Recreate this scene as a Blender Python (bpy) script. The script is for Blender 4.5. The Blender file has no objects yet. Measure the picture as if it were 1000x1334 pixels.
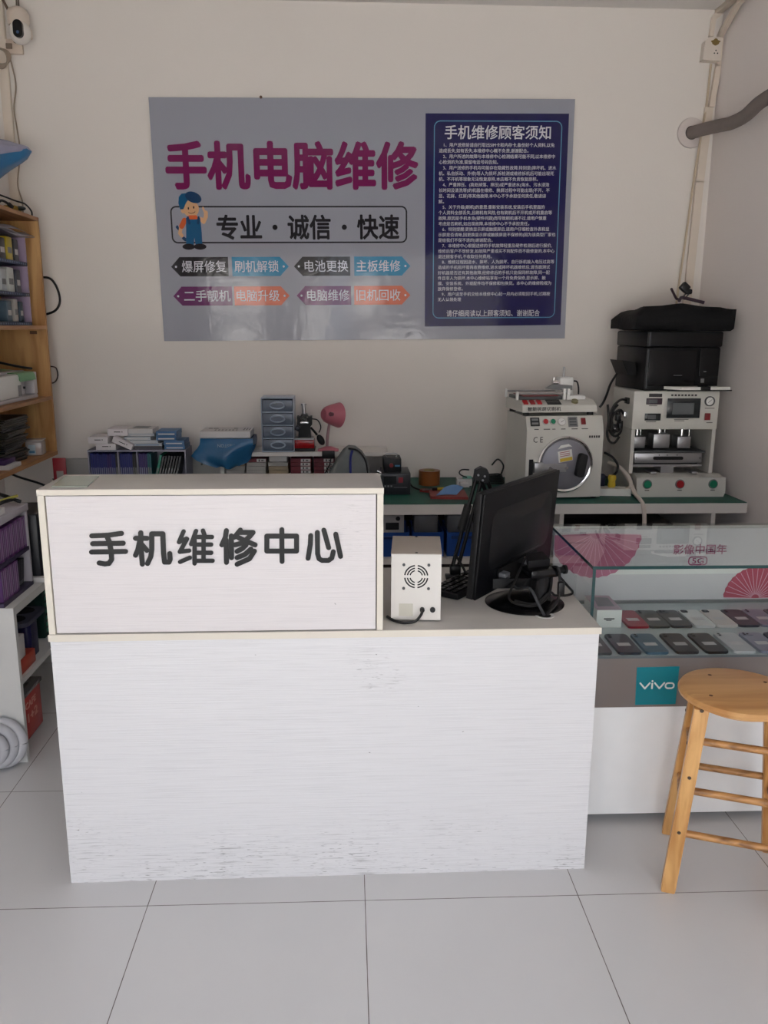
import bpy, bmesh, math, random
from mathutils import Vector, Matrix, Euler
random.seed(7)
SC = bpy.context.scene
COL = SC.collection
PI = math.pi

# ------------------------------------------------------------------ camera, light, exposure
cam_data = bpy.data.cameras.new('camera')
cam_data.sensor_fit = 'VERTICAL'
cam_data.sensor_height = 36.0
cam_data.lens = 36.0 * 1090.84 / 1334.0
cam_data.clip_start = 0.02
cam = bpy.data.objects.new('camera', cam_data)
COL.objects.link(cam)
PITCH, YAW, ROLL = 0.2195, 0.0438, -0.0047
cy_, sy_ = math.cos(YAW), math.sin(YAW)
cp_, sp_ = math.cos(PITCH), math.sin(PITCH)
fwd = Vector((sy_ * cp_, cy_ * cp_, -sp_))
right = Vector((cy_, -sy_, 0))
down = fwd.cross(right)
r2 = right * math.cos(ROLL) + down * math.sin(ROLL)
d2 = -right * math.sin(ROLL) + down * math.cos(ROLL)
cam.matrix_world = Matrix(((r2.x, -d2.x, -fwd.x, 0.558), (r2.y, -d2.y, -fwd.y, -2.0452),
                           (r2.z, -d2.z, -fwd.z, 1.5675), (0, 0, 0, 1)))
SC.camera = cam

world = bpy.data.worlds.new('overcast_sky')
SC.world = world
world.use_nodes = True
wn = world.node_tree
bg = wn.nodes['Background']
tc = wn.nodes.new('ShaderNodeTexCoord')
sep = wn.nodes.new('ShaderNodeSeparateXYZ')
ramp = wn.nodes.new('ShaderNodeValToRGB')
ramp.color_ramp.elements[0].position = 0.0
ramp.color_ramp.elements[0].color = (0.88, 0.92, 1.0, 1)
ramp.color_ramp.elements[1].position = 0.75
ramp.color_ramp.elements[1].color = (0.74, 0.84, 1.0, 1)
wn.links.new(tc.outputs['Generated'], sep.inputs[0])
wn.links.new(sep.outputs['Z'], ramp.inputs[0])
wn.links.new(ramp.outputs[0], bg.inputs['Color'])
bg.inputs['Strength'].default_value = 1.6

# daylight portal in the shop's open front (samples the sky through the opening)
DOOR = (-1.15, 2.35, 0.0, 2.25, -2.9)          # x0, x1, z0, z1, y
pl = bpy.data.lights.new('daylight_portal', 'AREA')
pl.shape = 'RECTANGLE'
pl.size, pl.size_y = DOOR[1] - DOOR[0], DOOR[3] - DOOR[2]
pl.cycles.is_portal = True
po = bpy.data.objects.new('daylight_portal', pl)
po.location = ((DOOR[0] + DOOR[1]) / 2, DOOR[4], (DOOR[2] + DOOR[3]) / 2)
po.rotation_euler = (PI / 2, 0, 0)
COL.objects.link(po)

# the midday sun stands behind the shop and lights the street outside, not the room
sl_ = bpy.data.lights.new('street_sun', 'SUN')
sl_.energy = 27.0
sl_.angle = 0.01
sl_.color = (1.0, 0.97, 0.93)
so_ = bpy.data.objects.new('street_sun', sl_)
so_.rotation_euler = (math.radians(-38), 0, math.radians(8))
COL.objects.link(so_)

SC.view_settings.view_transform = 'Standard'
SC.view_settings.look = 'None'
SC.view_settings.gamma = 1.0
SC.view_settings.use_curve_mapping = False
SC.view_settings.exposure = 1.22
SC.cycles.max_bounces = 10
SC.cycles.diffuse_bounces = 6
SC.cycles.glossy_bounces = 5
SC.cycles.transparent_max_bounces = 16
SC.cycles.sample_clamp_indirect = 6.0


# ------------------------------------------------------------------ materials
def lin(c):
    out = []
    for v in c:
        v = v / 255.0
        out.append(v / 12.92 if v <= 0.04045 else ((v + 0.055) / 1.055) ** 2.4)
    return (*out, 1.0)


MATS = {}


def mat(name, rgb, rough=0.5, metal=0.0, var=0.06, vscale=9.0, bump=0.0, bscale=200.0, stretch=(1, 1, 1),
        spec=0.5, coat=0.0, emit=None, alpha=None):
    if name in MATS:
        return MATS[name]
    m = bpy.data.materials.new(name)
    m.use_nodes = True
    nt = m.node_tree
    b = nt.nodes['Principled BSDF']
    c = lin(rgb)
    t = nt.nodes.new('ShaderNodeTexCoord')
    mp = nt.nodes.new('ShaderNodeMapping')
    mp.inputs['Scale'].default_value = stretch
    nt.links.new(t.outputs['Object'], mp.inputs['Vector'])
    n = nt.nodes.new('ShaderNodeTexNoise')
    n.inputs['Scale'].default_value = vscale
    n.inputs['Detail'].default_value = 4
    nt.links.new(mp.outputs[0], n.inputs['Vector'])
    mx = nt.nodes.new('ShaderNodeMix')
    mx.data_type = 'RGBA'
    mx.inputs['A'].default_value = tuple(v * (1 - var) for v in c[:3]) + (1,)
    mx.inputs['B'].default_value = tuple(min(1, v * (1 + var)) for v in c[:3]) + (1,)
    nt.links.new(n.outputs['Fac'], mx.inputs['Factor'])
    nt.links.new(mx.outputs['Result'], b.inputs['Base Color'])
    b.inputs['Roughness'].default_value = rough
    b.inputs['Metallic'].default_value = metal
    b.inputs['Specular IOR Level'].default_value = spec
    if coat:
        b.inputs['Coat Weight'].default_value = coat
        b.inputs['Coat Roughness'].default_value = 0.08
    if bump:
        n2 = nt.nodes.new('ShaderNodeTexNoise')
        n2.inputs['Scale'].default_value = bscale
        n2.inputs['Detail'].default_value = 3
        nt.links.new(mp.outputs[0], n2.inputs['Vector'])
        bp = nt.nodes.new('ShaderNodeBump')
        bp.inputs['Strength'].default_value = bump
        bp.inputs['Distance'].default_value = 0.01
        nt.links.new(n2.outputs['Fac'], bp.inputs['Height'])
        nt.links.new(bp.outputs[0], b.inputs['Normal'])
    if emit:
        b.inputs['Emission Color'].default_value = c
        b.inputs['Emission Strength'].default_value = emit
    MATS[name] = m
    return m


def glass(name, tint, gloss_rough=0.0, ior=1.5):
    """thin architectural pane: clear transmission with Fresnel reflection"""
    if name in MATS:
        return MATS[name]
    m = bpy.data.materials.new(name)
    m.use_nodes = True
    nt = m.node_tree
    nt.nodes.remove(nt.nodes['Principled BSDF'])
    out = nt.nodes['Material Output']
    tr = nt.nodes.new('ShaderNodeBsdfTransparent')
    tr.inputs[0].default_value = lin(tint)
    gl = nt.nodes.new('ShaderNodeBsdfGlossy')
    gl.inputs['Roughness'].default_value = gloss_rough
    fr = nt.nodes.new('ShaderNodeFresnel')
    fr.inputs['IOR'].default_value = ior
    mx = nt.nodes.new('ShaderNodeMixShader')
    geo = nt.nodes.new('ShaderNodeNewGeometry')
    inv = nt.nodes.new('ShaderNodeMath')
    inv.operation = 'SUBTRACT'
    inv.inputs[0].default_value = 1.0
    nt.links.new(geo.outputs['Backfacing'], inv.inputs[1])
    mul = nt.nodes.new('ShaderNodeMath')
    mul.operation = 'MULTIPLY'
    nt.links.new(fr.outputs[0], mul.inputs[0])
    nt.links.new(inv.outputs[0], mul.inputs[1])
    nt.links.new(mul.outputs[0], mx.inputs[0])
    nt.links.new(tr.outputs[0], mx.inputs[1])
    nt.links.new(gl.outputs[0], mx.inputs[2])
    nt.links.new(mx.outputs[0], out.inputs['Surface'])
    MATS[name] = m
    return m


def wood(name, dark, light, axis, rough=0.45, scale=6.0):
    """grain running along axis ('x','y','z') with a few darker bands"""
    if name in MATS:
        return MATS[name]
    m = bpy.data.materials.new(name)
    m.use_nodes = True
    nt = m.node_tree
    b = nt.nodes['Principled BSDF']
    t = nt.nodes.new('ShaderNodeTexCoord')
    mp = nt.nodes.new('ShaderNodeMapping')
    s = {'x': (0.12, 1, 1), 'y': (1, 0.12, 1), 'z': (1, 1, 0.12)}[axis]
    mp.inputs['Scale'].default_value = tuple(v * scale for v in s)
    nt.links.new(t.outputs['Object'], mp.inputs['Vector'])
    n = nt.nodes.new('ShaderNodeTexNoise')
    n.inputs['Scale'].default_value = 6.0
    n.inputs['Detail'].default_value = 6
    n.inputs['Distortion'].default_value = 0.6
    nt.links.new(mp.outputs[0], n.inputs['Vector'])
    r = nt.nodes.new('ShaderNodeValToRGB')
    r.color_ramp.elements[0].position = 0.32
    r.color_ramp.elements[0].color = lin(dark)
    r.color_ramp.elements[1].position = 0.62
    r.color_ramp.elements[1].color = lin(light)
    nt.links.new(n.outputs['Fac'], r.inputs[0])
    nt.links.new(r.outputs[0], b.inputs['Base Color'])
    b.inputs['Roughness'].default_value = rough
    bp = nt.nodes.new('ShaderNodeBump')
    bp.inputs['Strength'].default_value = 0.08
    bp.inputs['Distance'].default_value = 0.004
    nt.links.new(n.outputs['Fac'], bp.inputs['Height'])
    nt.links.new(bp.outputs[0], b.inputs['Normal'])
    MATS[name] = m
    return m


def laminate(name, rgb, patches, bottom, amount=1.0):
    """white board with fine horizontal embossed grain, scuffs low down and worn speckled patches"""
    m = bpy.data.materials.new(name)
    m.use_nodes = True
    nt = m.node_tree
    N, Lk = nt.nodes, nt.links
    b = N['Principled BSDF']
    t = N.new('ShaderNodeTexCoord')

    def noise(scale, mapping, detail=3.0, dist=0.0):
        mp = N.new('ShaderNodeMapping')
        mp.inputs['Scale'].default_value = mapping
        Lk.new(t.outputs['Object'], mp.inputs['Vector'])
        n = N.new('ShaderNodeTexNoise')
        n.inputs['Scale'].default_value = scale
        n.inputs['Detail'].default_value = detail
        n.inputs['Distortion'].default_value = dist
        Lk.new(mp.outputs[0], n.inputs['Vector'])
        return n.outputs['Fac']

    def math_(op, a, c=None, clamp=False):
        k = N.new('ShaderNodeMath')
        k.operation = op
        k.use_clamp = clamp
        for i, v in enumerate((a, c)):
            if v is None:
                continue
            if isinstance(v, (int, float)):
                k.inputs[i].default_value = v
            else:
                Lk.new(v, k.inputs[i])
        return k.outputs[0]

    def rng(v, a, c):
        k = N.new('ShaderNodeMapRange')
        k.inputs['From Min'].default_value = a
        k.inputs['From Max'].default_value = c
        Lk.new(v, k.inputs['Value'])
        return k.outputs[0]

    grain = noise(1.0, (5, 5, 210), 4, 0.4)
    s = N.new('ShaderNodeSeparateXYZ')
    Lk.new(t.outputs['Object'], s.inputs[0])
    mask = rng(s.outputs['Z'], bottom, 0.0)
    low = math_('MULTIPLY', mask, 1.0)
    tot = low
    for (px, pz, rx, rz) in patches:
        dx = math_('DIVIDE', math_('SUBTRACT', s.outputs['X'], px), rx)
        dz = math_('DIVIDE', math_('SUBTRACT', s.outputs['Z'], pz), rz)
        d = math_('ADD', math_('MULTIPLY', dx, dx), math_('MULTIPLY', dz, dz))
        tot = math_('MAXIMUM', tot, rng(d, 1.0, 0.0))
    speck = noise(1.0, (38, 38, 300), 2)
    speck = rng(speck, 0.60, 0.72)
    streak = noise(1.0, (10, 10, 260), 3)
    streak = math_('MULTIPLY', rng(streak, 0.54, 0.72), 0.75)
    blot = rng(noise(1.0, (4, 4, 6), 4), 0.42, 0.66)
    d = math_('MULTIPLY', math_('MULTIPLY', math_('MAXIMUM', speck, streak), tot), math_('ADD', blot, 0.25), True)
    lone = math_('MULTIPLY', rng(noise(1.0, (45, 45, 75), 1), 0.80, 0.83), 0.8)
    d = math_('MAXIMUM', d, lone, True)
    faint = math_('MULTIPLY', rng(grain, 0.5, 0.75), 0.10)
    d = math_('MULTIPLY', math_('MAXIMUM', d, faint, True), amount)
    mx = N.new('ShaderNodeMix')
    mx.data_type = 'RGBA'
    mx.inputs['A'].default_value = lin(rgb)
    mx.inputs['B'].default_value = lin((92, 90, 86))
    Lk.new(d, mx.inputs['Factor'])
    Lk.new(mx.outputs['Result'], b.inputs['Base Color'])
    b.inputs['Roughness'].default_value = 0.42
    bp = N.new('ShaderNodeBump')
    bp.inputs['Strength'].default_value = 0.35
    bp.inputs['Distance'].default_value = 0.003
    Lk.new(grain, bp.inputs['Height'])
    Lk.new(bp.outputs[0], b.inputs['Normal'])
    MATS[name] = m
    return m


def tile_floor():
    m = bpy.data.materials.new('floor_tiles')
    m.use_nodes = True
    nt = m.node_tree
    N, Lk = nt.nodes, nt.links
    b = N['Principled BSDF']
    t = N.new('ShaderNodeTexCoord')
    s = N.new('ShaderNodeSeparateXYZ')
    Lk.new(t.outputs['Object'], s.inputs[0])

    def math_(op, a, c=None):
        k = N.new('ShaderNodeMath')
        k.operation = op
        for i, v in enumerate((a, c)):
            if v is None:
                continue
            if isinstance(v, (int, float)):
                k.inputs[i].default_value = v
            else:
                Lk.new(v, k.inputs[i])
        return k.outputs[0]

    ds = []
    for ax in 'XY':
        q = math_('FRACT', math_('ADD', math_('DIVIDE', s.outputs[ax], 0.6), 100.5))
        ds.append(math_('MULTIPLY', math_('ABSOLUTE', math_('SUBTRACT', q, 0.5)), 0.6))
    dist = math_('MINIMUM', ds[0], ds[1])
    n = N.new('ShaderNodeTexNoise')
    n.inputs['Scale'].default_value = 14
    n.inputs['Detail'].default_value = 5
    Lk.new(t.outputs['Object'], n.inputs['Vector'])
    wob = math_('ADD', dist, math_('MULTIPLY', math_('SUBTRACT', n.outputs['Fac'], 0.5), 0.0012))
    g = N.new('ShaderNodeMapRange')
    g.inputs['From Min'].default_value = 0.0007
    g.inputs['From Max'].default_value = 0.0016
    g.inputs['To Min'].default_value = 1
    g.inputs['To Max'].default_value = 0
    Lk.new(wob, g.inputs['Value'])
    n2 = N.new('ShaderNodeTexNoise')
    n2.inputs['Scale'].default_value = 2.2
    n2.inputs['Detail'].default_value = 6
    Lk.new(t.outputs['Object'], n2.inputs['Vector'])
    c1 = N.new('ShaderNodeMix')
    c1.data_type = 'RGBA'
    c1.inputs['A'].default_value = lin((206, 205, 205))
    c1.inputs['B'].default_value = lin((214, 213, 212))
    Lk.new(n2.outputs['Fac'], c1.inputs['Factor'])
    # small dirt specks
    n3 = N.new('ShaderNodeTexNoise')
    n3.inputs['Scale'].default_value = 26
    n3.inputs['Detail'].default_value = 2
    Lk.new(t.outputs['Object'], n3.inputs['Vector'])
    sp = N.new('ShaderNodeMapRange')
    sp.inputs['From Min'].default_value = 0.78
    sp.inputs['From Max'].default_value = 0.82
    Lk.new(n3.outputs['Fac'], sp.inputs['Value'])
    f = math_('MAXIMUM', g.outputs[0], math_('MULTIPLY', sp.outputs[0], 0.7))
    c2 = N.new('ShaderNodeMix')
    c2.data_type = 'RGBA'
    c2.inputs['B'].default_value = lin((92, 84, 78))
    Lk.new(c1.outputs['Result'], c2.inputs['A'])
    Lk.new(f, c2.inputs['Factor'])
    Lk.new(c2.outputs['Result'], b.inputs['Base Color'])
    b.inputs['Roughness'].default_value = 0.3
    b.inputs['Specular IOR Level'].default_value = 0.4
    return m


# ------------------------------------------------------------------ geometry helpers
def catmull(pts, n=6):
    P = [Vector(p) for p in pts]
    if len(P) < 3:
        return P
    out = []
    for i in range(len(P) - 1):
        p0 = P[max(i - 1, 0)]
        p1, p2 = P[i], P[i + 1]
        p3 = P[min(i + 2, len(P) - 1)]
        for k in range(n):
            t = k / n
            out.append(0.5 * ((2 * p1) + (-p0 + p2) * t + (2 * p0 - 5 * p1 + 4 * p2 - p3) * t * t
                              + (-p0 + 3 * p1 - 3 * p2 + p3) * t ** 3))
    out.append(P[-1])
    return out


def rrect(x0, y0, x1, y1, r, n=5):
    pts = []
    for (cx, cy, a0) in ((x1 - r, y1 - r, 0), (x0 + r, y1 - r, 90), (x0 + r, y0 + r, 180), (x1 - r, y0 + r, 270)):
        for k in range(n + 1):
            a = math.radians(a0 + 90 * k / n)
            pts.append((cx + r * math.cos(a), cy + r * math.sin(a)))
    return pts


class G:
    """collects shapes into one mesh; coordinates are given minus the origin o"""

    def __init__(self, o=(0, 0, 0)):
        self.bm = bmesh.new()
        self.o = Vector(o)

    def box(self, x0, x1, y0, y1, z0, z1, bev=0.0, seg=2, rz=0.0, rot=None):
        c = Vector(((x0 + x1) / 2, (y0 + y1) / 2, (z0 + z1) / 2)) - self.o
        M = Matrix.Translation(c)
        if rot:
            M = M @ Euler(rot).to_matrix().to_4x4()
        elif rz:
            M = M @ Matrix.Rotation(rz, 4, 'Z')
        M = M @ Matrix.Diagonal((abs(x1 - x0), abs(y1 - y0), abs(z1 - z0), 1))
        g = bmesh.ops.create_cube(self.bm, size=1.0, matrix=M)
        if bev:
            es = list({e for v in g['verts'] for e in v.link_edges})
            bmesh.ops.bevel(self.bm, geom=es, offset=bev, segments=seg, affect='EDGES', profile=0.5)
        return self

    def cyl(self, p0, p1, r0, r1=None, n=24):
        p0, p1 = Vector(p0) - self.o, Vector(p1) - self.o
        d = p1 - p0
        M = Matrix.Translation((p0 + p1) / 2) @ d.to_track_quat('Z', 'Y').to_matrix().to_4x4()
        bmesh.ops.create_cone(self.bm, cap_ends=True, segments=n, radius1=r0, radius2=r0 if r1 is None else r1,
                              depth=d.length, matrix=M)
        return self

    def sph(self, c, r, s=(1, 1, 1), n=20, rot=None):
        M = Matrix.Translation(Vector(c) - self.o)
        if rot:
            M = M @ Euler(rot).to_matrix().to_4x4()
        M = M @ Matrix.Diagonal((s[0], s[1], s[2], 1))
        bmesh.ops.create_uvsphere(self.bm, u_segments=n, v_segments=max(8, n // 2), radius=r, matrix=M)
        return self

    def prism(self, poly, axis, d0, d1, tilt=None):
        """poly in the plane normal to axis ('x': (y,z), 'y': (x,z), 'z': (x,y)), swept from d0 to d1"""
        rings = []
        for d in (d0, d1):
            vs = []
            for (a, b) in poly:
                p = {'x': (d, a, b), 'y': (a, d, b), 'z': (a, b, d)}[axis]
                vs.append(self.bm.verts.new(Vector(p) - self.o))
            rings.append(vs)
        n = len(poly)
        self.bm.faces.new(rings[0])
        self.bm.faces.new(rings[1][::-1])
        for i in range(n):
            j = (i + 1) % n
            self.bm.faces.new((rings[0][i], rings[1][i], rings[1][j], rings[0][j]))
        return self

    def lathe(self, prof, c=(0, 0, 0), n=32, axis=(0, 0, 1), sx=1.0, sy=1.0):
        """prof: (radius, height) pairs, revolved about the axis through c"""
        q = Vector((0, 0, 1)).rotation_difference(Vector(axis)).to_matrix()
        c = Vector(c) - self.o
        rings = []
        for (r, h) in prof:
            if r <= 1e-6:
                rings.append([self.bm.verts.new(q @ Vector((0, 0, h)) + c)])
            else:
                rings.append([self.bm.verts.new(q @ Vector((r * sx * math.cos(2 * PI * k / n),
                                                            r * sy * math.sin(2 * PI * k / n), h)) + c) for k in range(n)])
        for a, b in zip(rings, rings[1:]):
            for k in range(n):
                j = (k + 1) % n
                if len(a) == 1 and len(b) == 1:
                    continue
                if len(a) == 1:
                    self.bm.faces.new((a[0], b[k], b[j]))
                elif len(b) == 1:
                    self.bm.faces.new((a[k], b[0], a[j]))
                else:
                    self.bm.faces.new((a[k], b[k], b[j], a[j]))
        for rg, fl in ((rings[0], 1), (rings[-1], 0)):
            if len(rg) > 2:
                self.bm.faces.new(rg[::-1] if fl else rg)
        return self

    def tube(self, pts, r, n=8, smooth=6, closed=False):
        P = catmull(pts, smooth) if smooth else [Vector(p) for p in pts]
        P = [p - self.o for p in P]
        rings = []
        up = None
        for i, p in enumerate(P):
            a = P[max(i - 1, 0)]
            b = P[min(i + 1, len(P) - 1)]
            t = (b - a)
            if t.length < 1e-9:
                t = Vector((0, 0, 1))
            t.normalize()
            if up is None:
                up = t.orthogonal().normalized()
            else:
                up = (up - t * up.dot(t))
                up = up.normalized() if up.length > 1e-6 else t.orthogonal().normalized()
            w = t.cross(up)
            rr = r[min(i * len(r) // len(P), len(r) - 1)] if isinstance(r, (list, tuple)) else r
            rings.append([self.bm.verts.new(p + (up * math.cos(2 * PI * k / n) + w * math.sin(2 * PI * k / n)) * rr)
                          for k in range(n)])
        for a, b in zip(rings, rings[1:]):
            for k in range(n):
                j = (k + 1) % n
                self.bm.faces.new((a[k], a[j], b[j], b[k]))
        self.bm.faces.new(rings[0][::-1])
        self.bm.faces.new(rings[-1])
        return self

    def grid(self, rows, closed_u=False):
        """skin a grid of points (rows of equal length)"""
        R = [[self.bm.verts.new(Vector(p) - self.o) for p in row] for row in rows]
        for a, b in zip(R, R[1:]):
            m = len(a)
            for k in range(m if closed_u else m - 1):
                j = (k + 1) % m
                self.bm.faces.new((a[k], a[j], b[j], b[k]))
        return R

    def stroke(self, pts, w, axis_y, thick):
        """flat round-capped stroke in the XZ plane, front at y = axis_y - thick"""
        P = [Vector((a, b)) for a, b in pts]
        polys = []
        for a, b in zip(P, P[1:]):
            d = (b - a)
            if d.length < 1e-6:
                continue
            ang = math.atan2(d.y, d.x)
            poly = []
            for k in range(9):
                q = ang - PI / 2 + PI * k / 8
                poly.append((b.x + w / 2 * math.cos(q), b.y + w / 2 * math.sin(q)))
            for k in range(9):
                q = ang + PI / 2 + PI * k / 8
                poly.append((a.x + w / 2 * math.cos(q), a.y + w / 2 * math.sin(q)))
            polys.append(poly)
        for i, poly in enumerate(polys):
            self.prism(poly, 'y', axis_y, axis_y - thick - 0.00002 * (i % 5))
        return self


def obj(name, g, m, parent=None, smooth=True, loc=None, rot=None, angle=38, mods=None, **tags):
    me = bpy.data.meshes.new(name)
    bm = g.bm if isinstance(g, G) else g
    bmesh.ops.recalc_face_normals(bm, faces=bm.faces)
    bm.to_mesh(me)
    bm.free()
    ms = m if isinstance(m, (list, tuple)) else [m]
    for k in ms:
        me.materials.append(k)
    if smooth:
        me.shade_smooth()
        me.set_sharp_from_angle(angle=math.radians(angle))
    o = bpy.data.objects.new(name, me)
    COL.objects.link(o)
    if parent:
        o.parent = parent
    if loc is not None:
        o.location = loc
    elif parent is None and isinstance(g, G):
        o.location = g.o
    if rot:
        o.rotation_euler = rot
    for k, v in tags.items():
        o[k] = v
    return o


def tag(o, label, cat, group=None, kind=None):
    o['label'] = label
    o['category'] = cat
    if group:
        o['group'] = group
    if kind:
        o['kind'] = kind
    return o


def thing(name, label, cat, loc=(0, 0, 0), rot=(0, 0, 0), group=None):
    o = bpy.data.objects.new(name, None)
    o.empty_display_size = 0.05
    COL.objects.link(o)
    o.location = loc
    o.rotation_euler = rot
    return tag(o, label, cat, group)


def struct(name, g, m, parent=None, **k):
    o = obj(name, g, m, parent, **k)
    if parent is None:
        o['kind'] = 'structure'
    return o


ORD = ['', 'first', 'second', 'third', 'fourth', 'fifth', 'sixth', 'seventh', 'eighth', 'ninth', 'tenth',
       'eleventh', 'twelfth', 'thirteenth', 'fourteenth', 'fifteenth', 'sixteenth', 'seventeenth', 'eighteenth']


def text_bm(s, ext=0.0006, off=0.0, bold=0.0, copies=8):
    if bold:
        base = text_bm(s)
        tot = bmesh.new()
        me = bpy.data.meshes.new('tmp')
        base.to_mesh(me)
        base.free()
        tot.from_mesh(me)
        for k in range(copies):
            a = 2 * PI * k / copies
            n0 = len(tot.verts)
            tot.from_mesh(me)
            tot.verts.ensure_lookup_table()
            bmesh.ops.translate(tot, verts=tot.verts[n0:], vec=(bold * math.cos(a), bold * math.sin(a), k + 1))
        bpy.data.meshes.remove(me)
        return tot
    cu = bpy.data.curves.new('lettering_curve', 'FONT')
    cu.body = s
    cu.size = 1.0
    cu.extrude = 0.0
    cu.offset = off
    cu.resolution_u = 2
    o = bpy.data.objects.new('lettering_curve', cu)
    COL.objects.link(o)
    dg = bpy.context.evaluated_depsgraph_get()
    dg.update()
    me = bpy.data.meshes.new_from_object(o.evaluated_get(dg))
    bm = bmesh.new()
    bm.from_mesh(me)
    bpy.data.objects.remove(o)
    bpy.data.curves.remove(cu)
    bpy.data.meshes.remove(me)
    return bm


def lay(bm, rect, depth, plane='front', ext=0.0006, ref=None):
    """fit flat text into rect on a plane; 'front' faces -y at y=depth, 'top' faces +z, 'right' faces +x"""
    xs = [v.co.x for v in bm.verts]
    ys = [v.co.y for v in bm.verts]
    if ref:
        bx0, bx1, by0, by1 = ref
    else:
        bx0, bx1, by0, by1 = min(xs), max(xs), min(ys), max(ys)
    x0, y0, x1, y1 = rect
    kx = (x1 - x0) / (bx1 - bx0)
    ky = (y1 - y0) / (by1 - by0)
    r = bmesh.ops.extrude_face_region(bm, geom=list(bm.faces))
    top = {v for v in r['geom'] if isinstance(v, bmesh.types.BMVert)}
    for v in bm.verts:
        a = x0 + (v.co.x - bx0) * kx
        b = y0 + (v.co.y - by0) * ky
        w = (ext if v in top else -0.0002) + v.co.z * 0.00004      # copies lie one over another, never coplanar
        if plane == 'front':
            v.co = Vector((a, depth - w, b))
        elif plane == 'top':
            v.co = Vector((a, b, depth + w))
        elif plane == 'right':
            v.co = Vector((depth + w, a, b))
    return bm


def lettering(name, s, m, parent, rect, depth, plane='front', off=0.0, ext=0.0006, copies=8):
    return obj(name, lay(text_bm(s, bold=off, copies=copies), rect, depth, plane, ext), m, parent, smooth=False)


def lines_bm(lines, x0, ztop, em, pitch, depth, off=0.01, ext=0.0004, sx=1.0):
    """several lines of text merged into one mesh"""
    tot = bmesh.new()
    for i, s in enumerate(lines):
        indent = len(s) - len(s.lstrip('\u3000'))
        b = text_bm(s.lstrip('\u3000'), bold=off, copies=2)
        z = ztop - i * pitch - em * 0.82
        xx = x0 + indent * em * sx
        lay(b, (xx, z, xx + em * sx, z + em), depth, 'front', ext, ref=(0, 1, 0, 1))
        me = bpy.data.meshes.new('tmp')
        b.to_mesh(me)
        b.free()
        tot.from_mesh(me)
        bpy.data.meshes.remove(me)
    return tot


# common materials
M_board = laminate('white_grain_board', (224, 223, 224), [(0.875, 0.655, 0.10, 0.11), (0.0, 0.12, 0.12, 0.16)], 0.24)
M_sign_board = laminate('white_grain_board_upper', (222, 217, 217), [(0.84, 1.03, 0.09, 0.13)], 0.001, 0.8)
M_edge = mat('cream_edge_band', (224, 217, 203), 0.45, var=0.04)
M_gap = mat('dark_gap', (70, 62, 56), 0.8)
M_top = mat('grey_white_top', (190, 186, 180), 0.38, var=0.05, vscale=5)
M_white = mat('white_plastic', (225, 225, 222), 0.4)
M_white2 = mat('white_enamel', (222, 221, 215), 0.35)
M_dimwhite = mat('off_white_card', (205, 202, 200), 0.6)
M_black = mat('black_plastic', (15, 15, 17), 0.42, spec=0.35)
M_black_gloss = mat('black_gloss', (12, 12, 14), 0.22, spec=0.35)
M_rubber = mat('black_rubber', (18, 18, 19), 0.6)
M_grey = mat('grey_plastic', (120, 121, 122), 0.5)
M_dgrey = mat('dark_grey_metal', (70, 72, 74), 0.45)
M_steel = mat('brushed_steel', (172, 172, 174), 0.35, 0.9, stretch=(1, 1, 20))
M_chrome = mat('chrome', (215, 215, 215), 0.12, 1.0)
M_red = mat('red_plastic', (170, 30, 38), 0.4)
M_dred = mat('dark_red_plastic', (120, 22, 28), 0.4)
M_green = mat('green_plastic', (18, 128, 92), 0.35)
M_screen = mat('dark_screen', (32, 36, 38), 0.2)
M_lcd = mat('grey_screen', (92, 96, 98), 0.25)
M_print = mat('dark_print', (46, 44, 46), 0.6)
M_yellow = mat('yellow_plastic', (205, 175, 50), 0.5)
M_blue = mat('blue_plastic', (20, 66, 138), 0.4)
M_mat_green = mat('green_bench_mat', (20, 82, 69), 0.55)
M_cable = mat('black_cable', (16, 15, 16), 0.5)
M_white_cable = mat('white_cable', (208, 198, 188), 0.5)

# ------------------------------------------------------------------ the setting
WX0, WY1, H = -1.3, 2.5, 3.11
FY = DOOR[4]
M_wall = mat('warm_white_paint', (226, 220, 214), 0.85, var=0.025, vscale=1.6, bump=0.05, bscale=60)
M_wall_r = mat('white_paint_side', (228, 221, 218), 0.85, var=0.03, vscale=1.6, bump=0.05, bscale=60)
M_ceil = mat('ceiling_paint', (226, 222, 218), 0.9, var=0.02)

g = G()
g.box(WX0 - 0.2, 3.3, FY - 0.05, WY1 + 0.1, -0.1, 0.0)
struct('floor', g, tile_floor())
g = G()
g.box(WX0 - 0.2, 3.3, WY1, WY1 + 0.12, 0, H)
struct('wall_back', g, M_wall)
g = G()
g.box(WX0 - 0.12, WX0, FY, WY1, 0, H)
struct('wall_left', g, M_wall_r)
g = G()
g.prism([(2.44, 2.5), (2.499, 1.7), (2.87, FY), (3.05, FY), (3.05, 2.5)], 'z', 0, H)
struct('wall_right', g, M_wall_r)
g = G()
g.box(WX0 - 0.12, 3.05, FY - 0.1, WY1, H, H + 0.1)
struct('ceiling', g, M_ceil)
g = G()
g.box(WX0 - 0.12, DOOR[0], FY - 0.12, FY, 0, H)
g.box(DOOR[1], 3.05, FY - 0.12, FY, 0, H)
g.box(DOOR[0], DOOR[1], FY - 0.12, FY, DOOR[3], H)
struct('wall_front', g, M_wall_r)
g = G()
for x in (DOOR[0], DOOR[1] - 0.05):
    g.box(x, x + 0.05, FY - 0.13, FY + 0.01, 0, DOOR[3])
g.box(DOOR[0] + 0.05, DOOR[1] - 0.05, FY - 0.13, FY + 0.01, DOOR[3] - 0.05, DOOR[3])
struct('door_1', g, mat('door_frame_steel', (150, 150, 152), 0.35, 0.7))
g = G()
g.box(-14, 16, -16, FY - 0.13, -0.12, -0.02)
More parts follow.
